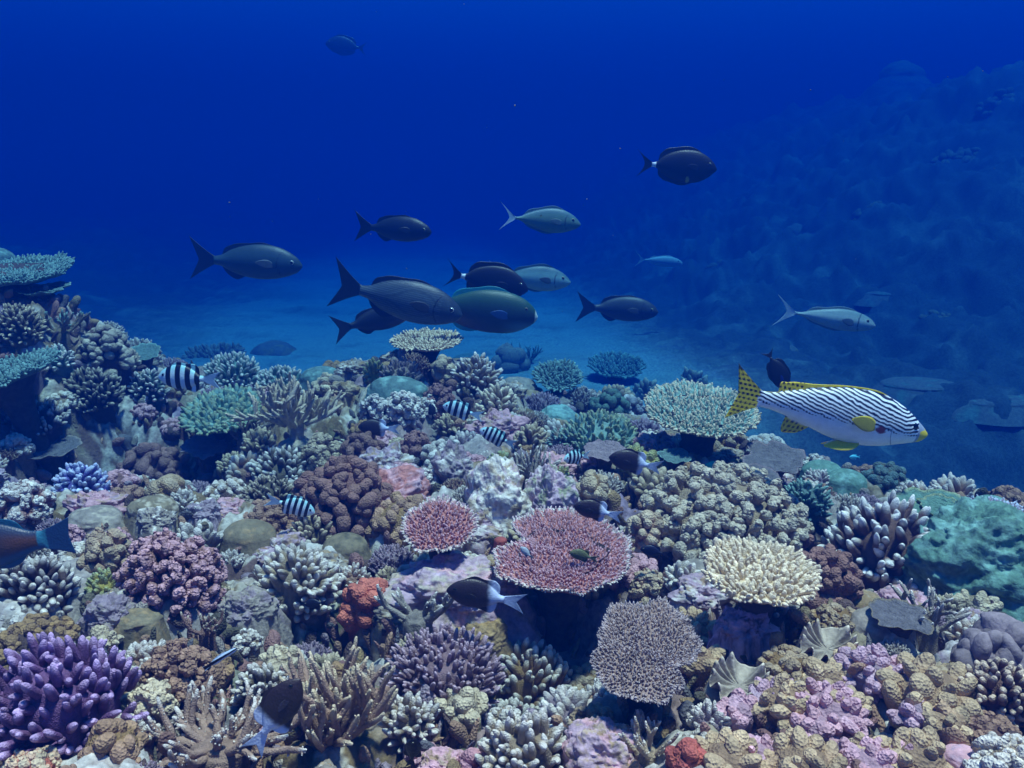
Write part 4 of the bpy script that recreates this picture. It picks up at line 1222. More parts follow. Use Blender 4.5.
# coral heads and tables on the far slope, dim in the blue
FAR = [('T', 882, 352, 956, 392, 'broad dim table coral low on the far slope above the striped fish'), ('T', 952, 366, 1034, 408, 'dim table coral on the far slope at the right edge'),
       ('T', 860, 276, 908, 296, 'faint table coral on the far slope, upper of the slope tables'),
       ('B', 880, 40, 924, 76, 'faint coral head near the top of the far slope'), ('L', 975, 46, 1040, 112, 'faint lumpy coral head highest on the far slope at right'),
       ('L', 930, 130, 990, 170, 'faint lumpy coral head on the upper far slope'), ('B', 760, 340, 800, 362, 'dim low coral mound at the foot of the far slope'),
       ('L', 700, 250, 745, 280, 'faint lumpy coral head on the left flank of the far slope'),
       ('L', 850, 190, 900, 220, 'faint lumpy coral head in the middle of the far slope'), ('B', 780, 215, 815, 238, 'faint rounded coral head left of the middle of the far slope'),
       ('T', 190, 344, 240, 364, 'dim table coral in the blue beyond the left finger corals'), ('B', 250, 340, 300, 362, 'dim coral mound in the blue beyond the left finger corals'),
       ('L', 905, 300, 960, 335, 'dim lumpy coral head above the broad dim table')]
for k, x0, y0, x1, y1, lb in FAR:
    if k == 'T' and x0 > 500:
        P, g, s = mound_fit(x0, y0, x1, y1, None, .8)
        mb = boulder((g[0], g[0] * .8, g[0] * .16), PL['dgrey'], [PL['dteal']], .10)
        o = link('table_coral', mb.mesh('table_coral', M_SMOOTH), None, P)
        tag(o, lb, 'coral', 'corals on the far slope')
        continue
    c = PL['dgrey'] if k != 'T' else PL['olive']
    P, g, s = mound_fit(x0, y0, x1, y1, None, .8)
    P = P * (1.02 if k == 'T' else 1.04)
    if k == 'T':
        o = link('table_coral', table_plate(g[0], g[0] * .8, 5 * s, c, PL['grey'], dish=.05).mesh('coral_plate', M_CORAL), None, P + np.array([0, 0, .05]))
        o.rotation_euler = (R(14), 0, 0)
    elif k == 'L':
        o = link('lobed_coral', lobed_coral((g[0], g[1], max(g[2], g[0] * .6)), 8 * s, c, PL['olive'], sub=False).mesh('lobed_coral', M_LOBE), None, P)
    else:
        o = link('boulder_coral', boulder((g[0], g[1], max(g[2], g[0] * .6)), c, [PL['olive']], .16).mesh('boulder_coral', M_SMOOTH), None, P)
    tag(o, lb, 'coral', 'corals on the far slope')

# ------------------------------------------------------------------ fish
def prof(pts, x):
    """smooth curve through control points (monotone-ish cubic)"""
    px, py = np.array(pts, float).T
    m = np.gradient(py, px)
    i = np.clip(np.searchsorted(px, x) - 1, 0, len(px) - 2)
    h = px[i + 1] - px[i]
    t = np.clip((x - px[i]) / h, 0, 1)
    return ((2 * t ** 3 - 3 * t ** 2 + 1) * py[i] + (t ** 3 - 2 * t ** 2 + t) * h * m[i] + (-2 * t ** 3 + 3 * t ** 2) * py[i + 1] + (t ** 3 - t ** 2) * h * m[i + 1])


def fish_body(S, colf, L, ncol=80, nbody=26):
    xp = S['xp']
    xs = xp * (1 - np.cos(np.linspace(0.06, np.pi / 2 * 1.0, ncol))) if False else np.concatenate([[0, .004, .010, .018], np.linspace(.028, xp, ncol)])
    zt, zb = prof(S['top'], xs), prof(S['bot'], xs)
    wd = np.interp(xs, [0, .03, .1, .22, .4, .6, .8, xp], np.array([.10, .35, .75, 1, .98, .7, .32, .2])) * S.get('w', .06)
    dz = np.maximum(prof(S['dor'], xs), 0) * ((xs > S['dor'][0][0]) & (xs < S['dor'][-1][0]))
    az = np.maximum(prof(S['anal'], xs), 0) * ((xs > S['anal'][0][0]) & (xs < S['anal'][-1][0]))
    nf = 6
    s = -np.cos(np.linspace(0, np.pi, nbody))
    fr = np.linspace(0, 1, nf + 1)[1:]
    X = xs[:, None]
    zc, zh = (zt + zb) / 2, (zt - zb) / 2
    Zb = zc[:, None] + zh[:, None] * s[None]
    Yb = wd[:, None] * np.maximum(1 - s ** 2, 0)[None] ** .62 + .0022
    Zd = zt[:, None] + (dz[:, None] + .0006) * fr[None]
    Za = zb[:, None] - (az[:, None] + .0006) * fr[None, ::-1]
    sweep = .5
    Z = np.concatenate([Za, Zb, Zd], 1)
    Y = np.concatenate([np.tile(.0014 + .0012 * (1 - fr[::-1]), (len(xs), 1)), Yb, np.tile(.0014 + .0012 * (1 - fr), (len(xs), 1))], 1)
    XX = X + np.concatenate([az[:, None] * fr[None, ::-1] * sweep, Zb * 0, dz[:, None] * fr[None] * sweep], 1)
    nr = Z.shape[1]
    reg = np.concatenate([np.full(nf, 2), np.zeros(nbody), np.full(nf, 1)])[None] * np.ones((len(xs), 1))
    t = np.linspace(-1, 1, nr)
    zp = Z[-1]
    K = 16
    for k in range(1, K + 1):
        f = k / K
        xte = 1 - S['fork'] * (1 - np.abs(t) ** S.get('fp', 1.4))
        zte = np.where(t > 0, t * S['th'][0], t * S['th'][1]) * (1 - .12 * (1 - np.abs(t)))
        XX = np.concatenate([XX, (xp + f * (xte - xp))[None]])
        Z = np.concatenate([Z, (zp * (1 - f ** 1.15) + f ** 1.15 * zte)[None]])
        Y = np.concatenate([Y, np.full((1, nr), .0016 + .6 * S.get('w', .06) * .2 * (1 - f) ** 3 * 1)])
        reg = np.concatenate([reg, np.full((1, nr), 3)])
    SS = np.concatenate([np.full(nf, -1), s, np.full(nf, 1)])[None] * np.ones((len(Z), 1))
    c = colf(XX, Z, reg, SS)
    nc = len(Z)
    idx = np.arange(nc * nr).reshape(nc, nr)
    q1 = np.stack([idx[:-1, :-1], idx[1:, :-1], idx[1:, 1:], idx[:-1, 1:]], -1).reshape(-1, 4)
    q2 = q1[:, ::-1] + nc * nr
    loop = np.concatenate([idx[0, :], idx[1:, -1], idx[-1, -2::-1], idx[-2:0:-1, 0]])
    ln = np.roll(loop, -1)
    q3 = np.stack([loop, loop + nc * nr, ln + nc * nr, ln], -1)[:, ::-1]
    A = np.stack([(.5 - XX) * L, Y * L, Z * L], -1).reshape(-1, 3)
    B = A * np.array([1, -1, 1])
    mb = MB()
    cc = np.clip(c.reshape(-1, 3), .001, .95)
    mb.add(np.concatenate([A, B]), [q1, q2, q3], np.concatenate([cc, cc]))
    return mb


def leaf(l, wd, colf, tipdir=0):
    n, m = 12, 9
    u = np.linspace(0, 1, n)
    v = np.linspace(-1, 1, m)
    U, Vv = np.meshgrid(u, v, indexing='ij')
    half = wd * np.sin(np.pi * np.clip(U, 0.03, .97) ** .75) ** .7 * .5
    x = -U * l
    z = Vv * half + tipdir * U ** 2 * l * .3
    y = .0035 * l * np.ones_like(x)
    idx = np.arange(n * m).reshape(n, m)
    q1 = np.stack([idx[:-1, :-1], idx[1:, :-1], idx[1:, 1:], idx[:-1, 1:]], -1).reshape(-1, 4)
    loop = np.concatenate([idx[0, :], idx[1:, -1], idx[-1, -2::-1], idx[-2:0:-1, 0]])
    lnx = np.roll(loop, -1)
    q3 = np.stack([loop, loop + n * m, lnx + n * m, lnx], -1)[:, ::-1]
    A = np.stack([x, y, z], -1).reshape(-1, 3)
    mb = MB()
    c = np.clip(colf(U, Vv).reshape(-1, 3), .001, .95)
    mb.add(np.concatenate([A, A * np.array([1, -1, 1])]), [q1, q1[:, ::-1] + n * m, q3], np.concatenate([c, c]))
    return mb


def eye_mesh(r, iris):
    mb = MB()
    nu, nv = 16, 10
    th = np.linspace(.01, np.pi, nv)
    u = np.arange(nu) * 2 * np.pi / nu
    T, U = np.meshgrid(th, u, indexing='ij')
    V = np.stack([np.sin(T) * np.cos(U), -.55 * np.cos(T), np.sin(T) * np.sin(U)], -1) * r
    c = np.where((T < .75)[..., None], np.array([.003, .003, .004]), np.where((T < 1.15)[..., None], np.asarray(iris), np.asarray(iris) * .25))
    idx = np.arange(nu * nv).reshape(nv, nu)
    nx = np.roll(idx, -1, 1)
    q = np.stack([idx[:-1], idx[1:], nx[1:], nx[:-1]], -1).reshape(-1, 4)
    mb.add(V.reshape(-1, 3), [q], c.reshape(-1, 3))
    return mb


SH = {
    'sweetlips': dict(xp=.85, w=.062, fork=.035, fp=1.2, th=(.15, .13),
                      top=[(0, -.004), (.02, .016), (.06, .046), (.12, .086), (.2, .124), (.32, .145), (.45, .138), (.6, .105), (.72, .068), (.8, .045), (.85, .040)],
                      bot=[(0, -.022), (.02, -.045), (.06, -.062), (.12, -.082), (.2, -.108), (.32, -.128), (.45, -.122), (.6, -.085), (.72, -.054), (.8, -.040), (.85, -.038)],
                      dor=[(.22, .0), (.26, .008), (.4, .010), (.6, .020), (.72, .040), (.76, .034), (.775, 0)], anal=[(.585, 0), (.60, .03), (.64, .062), (.69, .055), (.71, 0)],
                      eye=(.090, .022, .020), pecx=.285),
    'chub': dict(xp=.77, w=.07, fork=.085, fp=1.2, th=(.20, .18),
                 top=[(0, 0), (.03, .045), (.08, .085), (.18, .135), (.32, .158), (.48, .145), (.62, .10), (.71, .052), (.77, .038)],
                 bot=[(0, -.02), (.03, -.06), (.08, -.088), (.18, -.122), (.32, -.142), (.48, -.130), (.62, -.088), (.71, -.046), (.77, -.036)],
                 dor=[(.26, 0), (.3, .012), (.45, .016), (.6, .035), (.68, .022), (.70, 0)], anal=[(.50, 0), (.53, .03), (.62, .035), (.68, .014), (.70, 0)], eye=(.085, .018, .020)),
    'surgeon': dict(xp=.80, w=.05, fork=.10, fp=1.8, th=(.17, .17),
                    top=[(0, 0), (.03, .05), (.09, .11), (.2, .175), (.36, .20), (.52, .175), (.68, .10), (.76, .035), (.80, .024)],
                    bot=[(0, -.02), (.03, -.05), (.09, -.105), (.2, -.17), (.36, -.195), (.52, -.17), (.68, -.095), (.76, -.034), (.80, -.024)],
                    dor=[(.2, 0), (.24, .02), (.5, .045), (.66, .055), (.72, .02), (.73, 0)], anal=[(.3, 0), (.34, .02), (.55, .042), (.66, .05), (.72, .02), (.73, 0)], eye=(.10, .05, .018)),
    'unicorn': dict(xp=.80, w=.055, fork=.12, fp=1.5, th=(.18, .16),
                    top=[(0, 0), (.04, .045), (.1, .09), (.2, .135), (.36, .15), (.52, .12), (.68, .06), (.76, .022), (.80, .016)],
                    bot=[(0, -.025), (.04, -.06), (.1, -.09), (.2, -.125), (.36, -.14), (.52, -.11), (.68, -.055), (.76, -.02), (.80, -.016)],
                    dor=[(.2, 0), (.24, .016), (.5, .022), (.68, .014), (.70, 0)], anal=[(.32, 0), (.36, .014), (.55, .02), (.67, .012), (.70, 0)], eye=(.10, .035, .020)),
    'slimunicorn': dict(xp=.80, w=.05, fork=.11, fp=1.5, th=(.16, .17),
                    top=[(0, 0), (.04, .04), (.1, .07), (.2, .10), (.36, .11), (.52, .085), (.68, .045), (.76, .018), (.80, .014)],
                    bot=[(0, -.025), (.04, -.055), (.1, -.075), (.2, -.095), (.36, -.10), (.52, -.08), (.68, -.04), (.76, -.016), (.80, -.014)],
                    dor=[(.2, 0), (.24, .012), (.5, .018), (.68, .012), (.70, 0)], anal=[(.32, 0), (.36, .012), (.55, .016), (.67, .01), (.70, 0)], eye=(.10, .03, .018)),
    'parrot': dict(xp=.82, w=.075, fork=.02, fp=1.3, th=(.13, .13),
                   top=[(0, 0), (.025, .05), (.08, .105), (.18, .155), (.34, .178), (.5, .165), (.66, .11), (.75, .072), (.82, .062)],
                   bot=[(0, -.02), (.025, -.055), (.08, -.098), (.18, -.145), (.34, -.165), (.5, -.152), (.66, -.105), (.75, -.068), (.82, -.060)],
                   dor=[(.24, 0), (.28, .018), (.5, .024), (.68, .022), (.71, 0)], anal=[(.48, 0), (.52, .018), (.66, .02), (.70, 0)], eye=(.10, .055, .014)),
    'damsel': dict(xp=.72, w=.07, fork=.11, fp=1.1, th=(.135, .135),
                   top=[(0, 0), (.03, .05), (.09, .11), (.2, .17), (.34, .195), (.48, .165), (.6, .095), (.67, .05), (.72, .042)],
                   bot=[(0, -.02), (.03, -.055), (.09, -.105), (.2, -.16), (.34, -.18), (.48, -.155), (.6, -.09), (.67, -.048), (.72, -.042)],
                   dor=[(.2, 0), (.25, .03), (.45, .035), (.56, .085), (.64, .04), (.66, 0)], anal=[(.40, 0), (.46, .03), (.56, .09), (.63, .04), (.65, 0)], eye=(.10, .035, .026)),
    'wrasse': dict(xp=.86, w=.045, fork=.01, fp=1.5, th=(.06, .06),
                   top=[(0, 0), (.05, .035), (.15, .055), (.35, .065), (.6, .055), (.78, .04), (.86, .036)],
                   bot=[(0, -.01), (.05, -.035), (.15, -.055), (.35, -.065), (.6, -.055), (.78, -.04), (.86, -.036)],
                   dor=[(.25, 0), (.3, .012), (.7, .014), (.78, 0)], anal=[(.5, 0), (.55, .012), (.72, .012), (.78, 0)], eye=(.08, .015, .014)),
}


def lerp(a, b, k):
    return a + (b - a) * k[..., None]


def C3(c, X):
    return lin(c) * np.ones(X.shape + (1,))


def col_sweet(X, Z, reg, S):
    P = np.stack([X * 60, Z * 60, X * 0], -1)
    wig = .0085 * vnoise(P * .3, 3) + .0030 * vnoise(P * .9, 5)
    ph = (Z - .27 * X - .5 * np.maximum(.14 - X, 0) + wig) / .0188
    wave = np.sin(2 * np.pi * ph)
    belly = np.interp(X, [0, .1, .25, .45, .65, .8, .87], [-.010, -.024, -.024, -.020, -.014, -.012, -.012])
    m = (Z - belly)
    dots = np.sin(2 * np.pi * (X * 64 + .5 * np.floor(ph)))
    thr = np.where(m > .012, -.02, -.02 + .9 * (dots < .1))
    dark = sstep(-.28, .28, wave - thr) * (m > -.004)
    dark = dark * (X > .045)
    c = C3((232, 236, 242), X)
    c = lerp(c, C3((12, 16, 34), X), dark)
    yel, blk = C3((232, 200, 30), X), C3((10, 10, 14), X)
    # spotted yellow fins
    u, v = X * 44, Z * 44
    row = np.floor(v)
    sp = ((u + .5 * (row % 2)) % 1 - .5) ** 2 * .8 + ((v % 1) - .5) ** 2
    spot = 1 - sstep(.06, .12, sp)
    tailm = (reg == 3) & (X > .865)
    tail = lerp(yel, blk, np.maximum(spot, sstep(.118, .130, np.abs(Z)) * .9))
    c = np.where(tailm[..., None], tail, c)
    dt = np.interp(X, [.2, .32, .45, .6, .72, .8], [.128, .145, .138, .105, .068, .045])
    q = (Z - dt)
    dor = np.where((X > .66)[..., None], lerp(yel, blk, spot), np.where((q > .006)[..., None], yel, c))
    c = np.where((reg == 1)[..., None], dor, c)
    c = np.where((reg == 2)[..., None], lerp(yel, blk, spot), c)
    lip = (X < .05) & (Z < .022 - .4 * X)
    c = np.where(lip[..., None], C3((226, 196, 40), X), c)
    snout = (X < .065) & ~lip
    c = np.where(snout[..., None], C3((150, 158, 176), X), c)
    red = sstep(1.5, .6, (X - .258) ** 2 / .0006 + (Z + .024) ** 2 / .00028 + .5 * vnoise(P * 2.2, 9)) * (reg == 0)
    c = lerp(c, C3((140, 52, 44), X), red)
    gill = np.abs(np.hypot(X - .09, Z + .01) - .115) < .0022
    c = np.where((gill & (Z < .0) & (reg == 0))[..., None], C3((140, 150, 172), X), c)
    return c


def col_chub(body=(96, 104, 106), dark=(34, 38, 44), line=True, belly=(150, 156, 156)):
    def f(X, Z, reg, S):
        c = C3(body, X)
        if line:
            k = sstep(.2, .9, np.sin(2 * np.pi * Z / .0155)) * ((X > .16) & (X < .78))
            c = lerp(c, C3(belly, X), k * .55)
        c = lerp(c, C3(belly, X), sstep(-.05, -.95, S) * .0 + .35 * sstep(-.4, -1, S) * (X > .05))
        c = lerp(c, C3(dark, X), sstep(.3, 1, S) * .5)
        c = np.where((reg > 0)[..., None], C3(dark, X), c)
        gill = (np.abs(np.hypot(X - .06, Z) - .15) < .004) & (np.abs(Z) < .1) & (X > .1)
        return np.where(gill[..., None], C3(dark, X), c)
    return f


def col_surgeon(X, Z, reg, S):
    c = C3((22, 20, 24), X)
    band = (X > .765) & (X < .80 + .012)
    c = np.where(band[..., None], C3((225, 228, 232), X), c)
    ys = ((X - .36) ** 2 / .0006 + (Z + .16) ** 2 / .0016) < 1
    return np.where(ys[..., None], C3((170, 150, 60), X), c)


def col_unicorn(body=(132, 172, 168), top=(72, 104, 110)):
    def f(X, Z, reg, S):
        c = lerp(C3(body, X), C3(top, X), sstep(.2, .9, S))
        c = np.where(((reg == 1) | (reg == 2))[..., None], C3(top, X), c)
        c = np.where((reg == 3)[..., None], C3((190, 204, 206), X), c)
        gill = (np.abs(np.hypot(X - .05, Z) - .15) < .005) & (np.abs(Z) < .09) & (X > .1)
        return np.where(gill[..., None], C3((52, 66, 74), X), c)
    return f


def col_parrot(X, Z, reg, S):
    c = lerp(C3((40, 62, 60), X), C3((84, 58, 66), X), sstep(.3, .8, X) * sstep(.2, -.6, S))
    sc = .5 + .5 * np.sin(X * 190) * np.sin(Z * 190)
    c = c * (1 - .25 * sc[..., None] * (reg == 0)[..., None])
    c = lerp(c, C3((36, 78, 52), X), sstep(.1, .8, S) * .6)
    c = np.where(((reg == 1) | (reg == 2))[..., None], C3((40, 130, 140), X), c)
    c = np.where((reg == 3)[..., None], C3((60, 110, 120), X), c)
    jaw = (Z < -.06) & (X < .24)
    c = lerp(c, C3((66, 112, 122), X), sstep(-.03, -.09, Z) * sstep(.32, .12, X))
    return np.where(((X < .02))[..., None], C3((190, 200, 190), X), c)


def col_parrot2(X, Z, reg, S):
    c = lerp(C3((40, 54, 76), X), C3((88, 58, 50), X), sstep(.4, .7, X) * sstep(.9, .2, np.abs(S)))
    c = np.where(((X > .79) & (X < .85))[..., None], C3((48, 112, 134), X), c)
    c = np.where(((reg == 1) | (reg == 2))[..., None], C3((24, 84, 112), X), c)
    c = np.where(((reg == 3) & (X > .85))[..., None], C3((26, 60, 98), X), c)
    return lerp(c, C3((30, 82, 116), X), sstep(-.35, -.7, S) * (reg == 0))


def col_serg(nb=5, back=(120, 200, 200)):
    def f(X, Z, reg, S):
        c = lerp(C3((214, 226, 232), X), C3(back, X), sstep(.2, .9, S) * .7)
        k = (X - .10) / .60 * nb
        bar = (np.abs((k % 1) - .55) < .27) & (X > .10) & (X < .72)
        c = np.where((bar & (reg != 3))[..., None], C3((10, 12, 26), X), c)
        t = (reg == 3)
        edge = np.abs(Z) > .035 + (X - .72) * .36
        c = np.where((t & edge)[..., None], C3((14, 16, 30), X), c)
        return np.where((t & ~edge)[..., None], C3((170, 190, 205), X), c)
    return f


def col_bicolor(X, Z, reg, S):
    c = C3((44, 34, 36), X)
    k = sstep(.50, .585, X + .12 * Z + .012 * vnoise(np.stack([X * 30, Z * 30, X * 0], -1), 4))
    return lerp(c, lerp(C3((186, 194, 216), X), C3((120, 132, 160), X), sstep(.75, 1, X)), k)


def col_flat(a, b=None):
    def f(X, Z, reg, S):
        c = C3(a, X)
        return c if b is None else np.where((reg > 0)[..., None], C3(b, X), c)
    return f


def col_wrasse(X, Z, reg, S):
    k = sstep(.016 + .03 * X, .012 + .03 * X, np.abs(Z - .008))
    return lerp(C3((190, 206, 226), X), C3((8, 8, 14), X), k)


NFISH = 0


def fish(name, cx, cy, lpx, face, rot, shape, colf, label, cat='fish', group=None, Y=None, yaw=0, pec=(120, 130, 140), pel=None, iris=(190, 190, 150), nc=70, nb=24, lift=.08):
    S = SH[shape]
    if Y is None:
        Y = ground(cx, min(cy + lpx * .35, 766))[1] - lift
    P = on_ray(cx, cy, Y)
    s = (P[1] * math.cos(PITCH) - P[2] * math.sin(PITCH)) / FPX
    L = lpx * s / max(.3, math.cos(R(yaw)))
    bend = rng.normal(0, .10) * L
    yaw += rng.normal(0, 5) if shape not in ('sweetlips', 'parrot') else 0
    me_b = fish_body(S, colf, L, nc, nb)
    for q in me_b.v:
        q[:, 1] += bend * np.maximum(0, .12 - q[:, 0] / L) ** 2 * 2.2
    o = link(name, me_b.mesh(name, M_FISH))
    M = Matrix.Rotation(R(rot), 4, 'Y') @ Matrix.Rotation(R(yaw) + (0 if face > 0 else math.pi), 4, 'Z')
    o.matrix_world = Matrix.Translation(Vector(P)) @ M
    tag(o, label, cat, group)
    ex, ez, er = S['eye']
    xs = np.array([ex])
    zt, zb = prof(S['top'], xs)[0], prof(S['bot'], xs)[0]
    wd = float(np.interp(ex, [0, .03, .1, .22, .4], np.array([.10, .35, .75, 1, .98]))) * S['w']
    sn = (ez - (zt + zb) / 2) / ((zt - zb) / 2)
    yy = wd * max(.05, 1 - sn * sn) ** .62
    for sg in (-1, 1):
        e = link('eye', eye_mesh(er * L, lin(iris)).mesh('fish_eye', M_EYE), o)
        e.location = ((.5 - ex) * L, sg * (yy - .15 * er) * L, ez * L)
        if sg > 0:
            e.rotation_euler = (0, 0, math.pi)
        if pec is not None:
            px = S.get('pecx', .235)
            wp = S['w'] * .96
            f = link('pectoral_fin', leaf(.16 * L, .075 * L, lambda U, V: C3(pec, U) * (.8 + .25 * np.sin(V * 26))[..., None], -.4).mesh('pectoral_fin', M_FISH), o)
            f.location = ((.5 - px) * L, sg * wp * L, -.02 * L)
            f.rotation_euler = (0, R(18), sg * -R(20))
        if pel is not None:
            f = link('pelvic_fin', leaf(.17 * L, .08 * L, lambda U, V: lerp(C3(pel, U), C3((245, 240, 225), U), sstep(.6, .95, V))).mesh('pelvic_fin', M_FISH), o)
            f.location = ((.5 - .33) * L, sg * .02 * L, -.115 * L)
            f.rotation_euler = (sg * R(52), -R(16), 0)
    return o


G_CH = 'grey chubs cruising over the reef'
G_SE = 'striped damselfish among the corals'
G_BI = 'two tone damselfish with white tails'
G_UN = 'pale unicornfish in open water'
fish('striped_fish', 830, 413, 203, 1, 11.5, 'sweetlips', col_sweet, 'large fish with black and white diagonal lines and spotted yellow fins', Y=2.02, pec=(214, 190, 50), pel=(236, 204, 30), iris=(40, 44, 60), nc=420, nb=130)
fish('chub', 396, 299, 136, 1, 13, 'chub', col_chub((50, 66, 78), (20, 27, 38), True, (94, 110, 120)), 'big grey chub with thin lengthwise lines in front of the parrotfish', group=G_CH, Y=3.05, iris=(225, 225, 215), pec=(58, 62, 66), nc=110, nb=60)
fish('parrotfish', 476, 311, 124, 1, 5, 'parrot', col_parrot, 'greenish parrotfish overlapped by the big grey chub', Y=3.35, pec=(40, 72, 120), iris=(150, 140, 110))
fish('surgeonfish', 487, 281, 84, 1, 12, 'surgeon', col_surgeon, 'dark surgeonfish with white tail ring just above the parrotfish', Y=3.55, pec=(30, 30, 36), group='dark surgeonfish with white tail rings')
fish('unicornfish', 529, 278, 84, 1, 5, 'unicorn', col_unicorn(), 'pale unicornfish partly behind the dark surgeonfish above the parrotfish', group=G_UN, Y=3.9, pec=(80, 96, 104))
fish('dark_fish', 372, 321, 78, 1, -12, 'chub', col_flat((22, 26, 30)), 'dark fish half hidden behind and below the big grey chub', Y=3.4, pec=None)
fish('chub', 392, 229, 82, 1, 3, 'chub', col_chub((26, 31, 38), (15, 18, 24), False, (44, 46, 50)), 'dark chub in open water straight above the big grey chub', group=G_CH, Y=3.7, pec=(36, 38, 44))
fish('unicornfish', 540, 220, 82, 1, 5, 'unicorn', col_unicorn((104, 134, 112)), 'greenish pale unicornfish, higher than the one by the parrotfish', group=G_UN, Y=3.9, pec=(110, 130, 120))
fish('surgeonfish', 677, 166, 80, 1, 4, 'surgeon', col_surgeon, 'dark surgeonfish with white tail ring alone in front of far slope', Y=3.5, pec=(30, 30, 36), group='dark surgeonfish with white tail rings')
fish('chub', 245, 262, 114, 1, 3, 'chub', col_chub((52, 74, 80), (24, 32, 44), False, (84, 90, 84)), 'grey chub alone in blue water at the left', group=G_CH, Y=3.9, iris=(220, 220, 210), pec=(90, 96, 98))
fish('chub', 617, 309, 82, 1, 3, 'chub', col_chub((56, 62, 66), (28, 32, 38), False, (80, 80, 76)), 'hazy grey chub right of the parrotfish over the sand', group=G_CH, Y=4.4, pec=(80, 80, 80))
fish('unicornfish', 827, 318, 99, 1, 8, 'slimunicorn', col_unicorn((176, 190, 180), (110, 130, 130)), 'slim silvery unicornfish above the large striped fish', group=G_UN, Y=3.8, pec=(110, 124, 128))
fish('dark_fish', 777, 370, 46, 1, 62, 'surgeon', col_flat((14, 14, 24)), 'black fish diving head down above the back of the striped fish', Y=2.6, pec=(40, 60, 150))
fish('dark_fish', 346, 46, 42, -1, 8, 'surgeon', col_flat((44, 50, 64)), 'faint dark fish far off near the top of the water', Y=9.5, pec=None)
fish('pale_fish', 659, 261, 48, 1, 5, 'slimunicorn', col_flat((170, 180, 180)), 'faint pale fish far off below the lone dark surgeonfish', Y=8.5, pec=None)
fish('striped_damselfish', 190, 378, 66, -1, 2, 'damsel', col_serg(4), 'striped damselfish with wide black bars at the left, facing left', 'fish', G_SE, Y=2.5, pec=None, iris=(60, 70, 90), nc=120)
fish('striped_damselfish', 291, 505, 50, 1, 18, 'damsel', col_serg(5), 'striped damselfish facing right beside the large brown coral', 'fish', G_SE, pec=None, iris=(60, 70, 90), nc=120)
fish('striped_damselfish', 463, 411, 42, -1, 15, 'damsel', col_serg(4), 'upper striped damselfish beside the lavender white rock tower', 'fish', G_SE, pec=None, iris=(60, 70, 90), nc=100)
fish('striped_damselfish', 498, 438, 40, -1, 24, 'damsel', col_serg(5), 'striped damselfish between rock tower and mustard dome, tail down to right', 'fish', G_SE, pec=None, iris=(60, 70, 90), nc=100)
fish('striped_damselfish', 577, 457, 30, -1, 5, 'damsel', col_serg(4), 'striped damselfish turned away above the whitish lilac rock', 'fish', G_SE, pec=None, yaw=35, iris=(60, 70, 90), nc=100)
fish('two_tone_damselfish', 486, 596, 80, -1, 11, 'damsel', col_bicolor, 'largest two tone damselfish, below the big pink table coral', 'fish', G_BI, Y=1.48, pec=(40, 34, 38), iris=(30, 30, 40), nc=100)
fish('two_tone_damselfish', 636, 463, 56, -1, 14, 'damsel', col_bicolor, 'two tone damselfish beside the yellow lumpy coral', 'fish', G_BI, Y=2.02, pec=(40, 34, 38), iris=(30, 30, 40), nc=100)
fish('two_tone_damselfish', 598, 511, 50, -1, 14, 'damsel', col_bicolor, 'two tone damselfish over the back edge of the big pink table', 'fish', G_BI, Y=1.72, pec=(40, 34, 38), iris=(30, 30, 40), nc=100)
fish('two_tone_damselfish', 275, 716, 92, 1, -57, 'damsel', col_bicolor, 'two tone damselfish rising steeply over the large tan grey staghorn', 'fish', G_BI, Y=1.0, pec=(40, 34, 38), iris=(30, 30, 40), nc=100)
fish('two_tone_damselfish', 379, 428, 42, -1, 5, 'damsel', col_bicolor, 'two tone damselfish on the left foot of the middle mound', 'fish', G_BI, pec=None, iris=(30, 30, 40), nc=80)
fish('two_tone_damselfish', 804, 597, 32, -1, 12, 'damsel', col_bicolor, 'two tone damselfish under the right rim of the cream table coral', 'fish', G_BI, Y=1.62, pec=None, iris=(30, 30, 40), nc=80)
fish('dark_damselfish', 432, 412, 18, -1, 82, 'damsel', col_flat((34, 36, 52)), 'tiny dark fish standing upright left of the upper striped damselfish', pec=None)
fish('dark_damselfish', 920, 537, 30, -1, 20, 'damsel', col_flat((36, 30, 34)), 'dark little fish at the right side of the white tipped dome', pec=None, Y=1.88)
fish('dark_damselfish', 655, 552, 30, -1, 12, 'damsel', col_flat((20, 22, 44)), 'dark blue little fish under the right rim of the pink table', pec=None, Y=1.75)
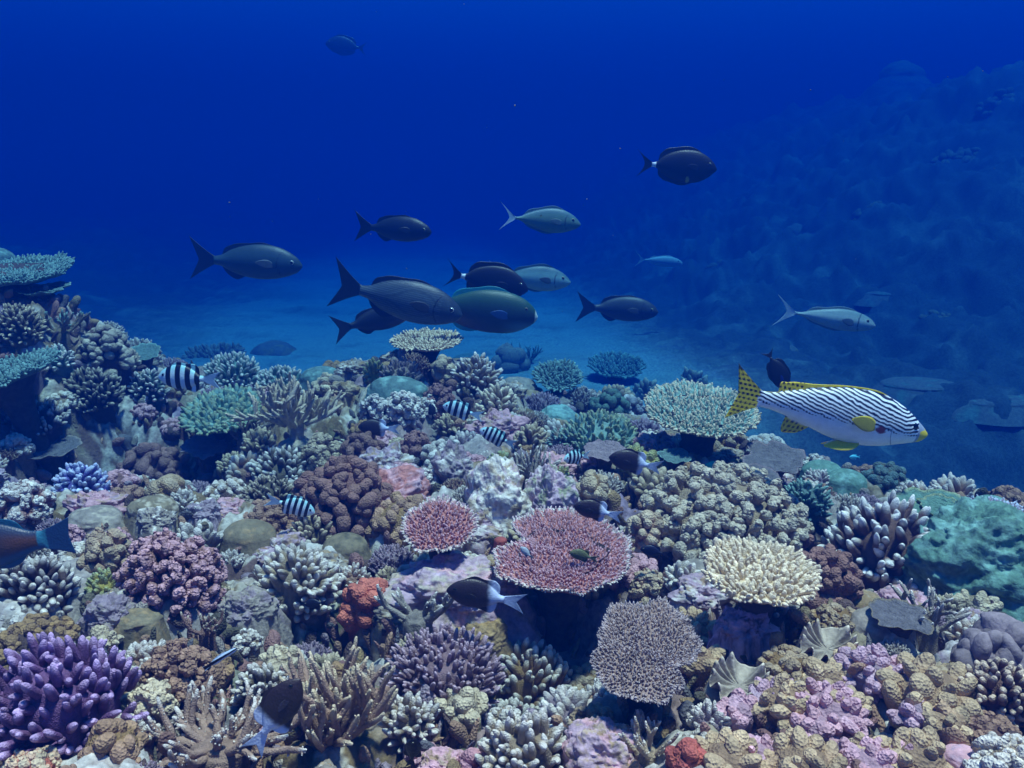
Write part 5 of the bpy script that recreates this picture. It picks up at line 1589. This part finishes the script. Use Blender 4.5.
fish('dark_damselfish', 316, 603, 26, -1, -8, 'damsel', col_flat((26, 30, 46)), 'dark little fish in the gap left of the orange coral', pec=None)
fish('dark_damselfish', 413, 752, 42, 1, -80, 'damsel', col_flat((10, 12, 22)), 'black fish standing on end at the bottom beside tan fingers', pec=None, Y=1.02)
fish('olive_damselfish', 584, 556, 30, -1, 14, 'damsel', col_flat((92, 96, 60), (80, 82, 54)), 'olive little fish hovering over the big pink table', pec=(80, 84, 54), Y=1.6)
fish('pale_damselfish', 527, 553, 18, -1, 40, 'damsel', col_flat((176, 180, 184), (90, 90, 100)), 'tiny whitish fish resting on the left part of the pink table', pec=None, Y=1.62)
fish('teal_chromis', 716, 467, 26, -1, 6, 'damsel', col_flat((60, 190, 170)), 'bright teal fish above the pale grey mound, the left of two', 'fish', 'teal chromis pair', Y=2.3, pec=None)
fish('teal_chromis', 742, 472, 24, -1, 6, 'damsel', col_flat((60, 190, 170)), 'bright teal fish above the pale grey mound, the right of two', 'fish', 'teal chromis pair', Y=2.35, pec=None)
fish('teal_chromis', 855, 457, 12, -1, 0, 'damsel', col_flat((90, 200, 220)), 'tiny light blue fish below the belly of the striped fish', pec=None, Y=2.3)
fish('parrotfish', -6, 546, 150, -1, -6, 'parrot', col_parrot2, 'brown parrotfish with blue tail cut by the left edge', Y=1.3, pec=(40, 90, 140), iris=(120, 120, 100))
fish('cleaner_wrasse', 221, 658, 40, 1, -32, 'wrasse', col_wrasse, 'slim blue white cleaner wrasse with a black stripe', Y=1.3, pec=None)

# drifting specks
N = 40
mb = MB()
pp = np.stack([rng.uniform(-1.6, 1.6, N), rng.uniform(1.0, 3.5, N), rng.uniform(-.35, .6, N)], -1)
inst(mb, T_STUB, pp, rng.normal(0, 1, (N, 3)), rng.uniform(.0008, .0016, N), rng.uniform(.0015, .004, N), np.array([.16, .17, .17]), np.array([.16, .17, .17]))
o = link('drifting_specks', mb.mesh('drifting_specks', M_SMOOTH))
tag(o, None, None, None, 'stuff')
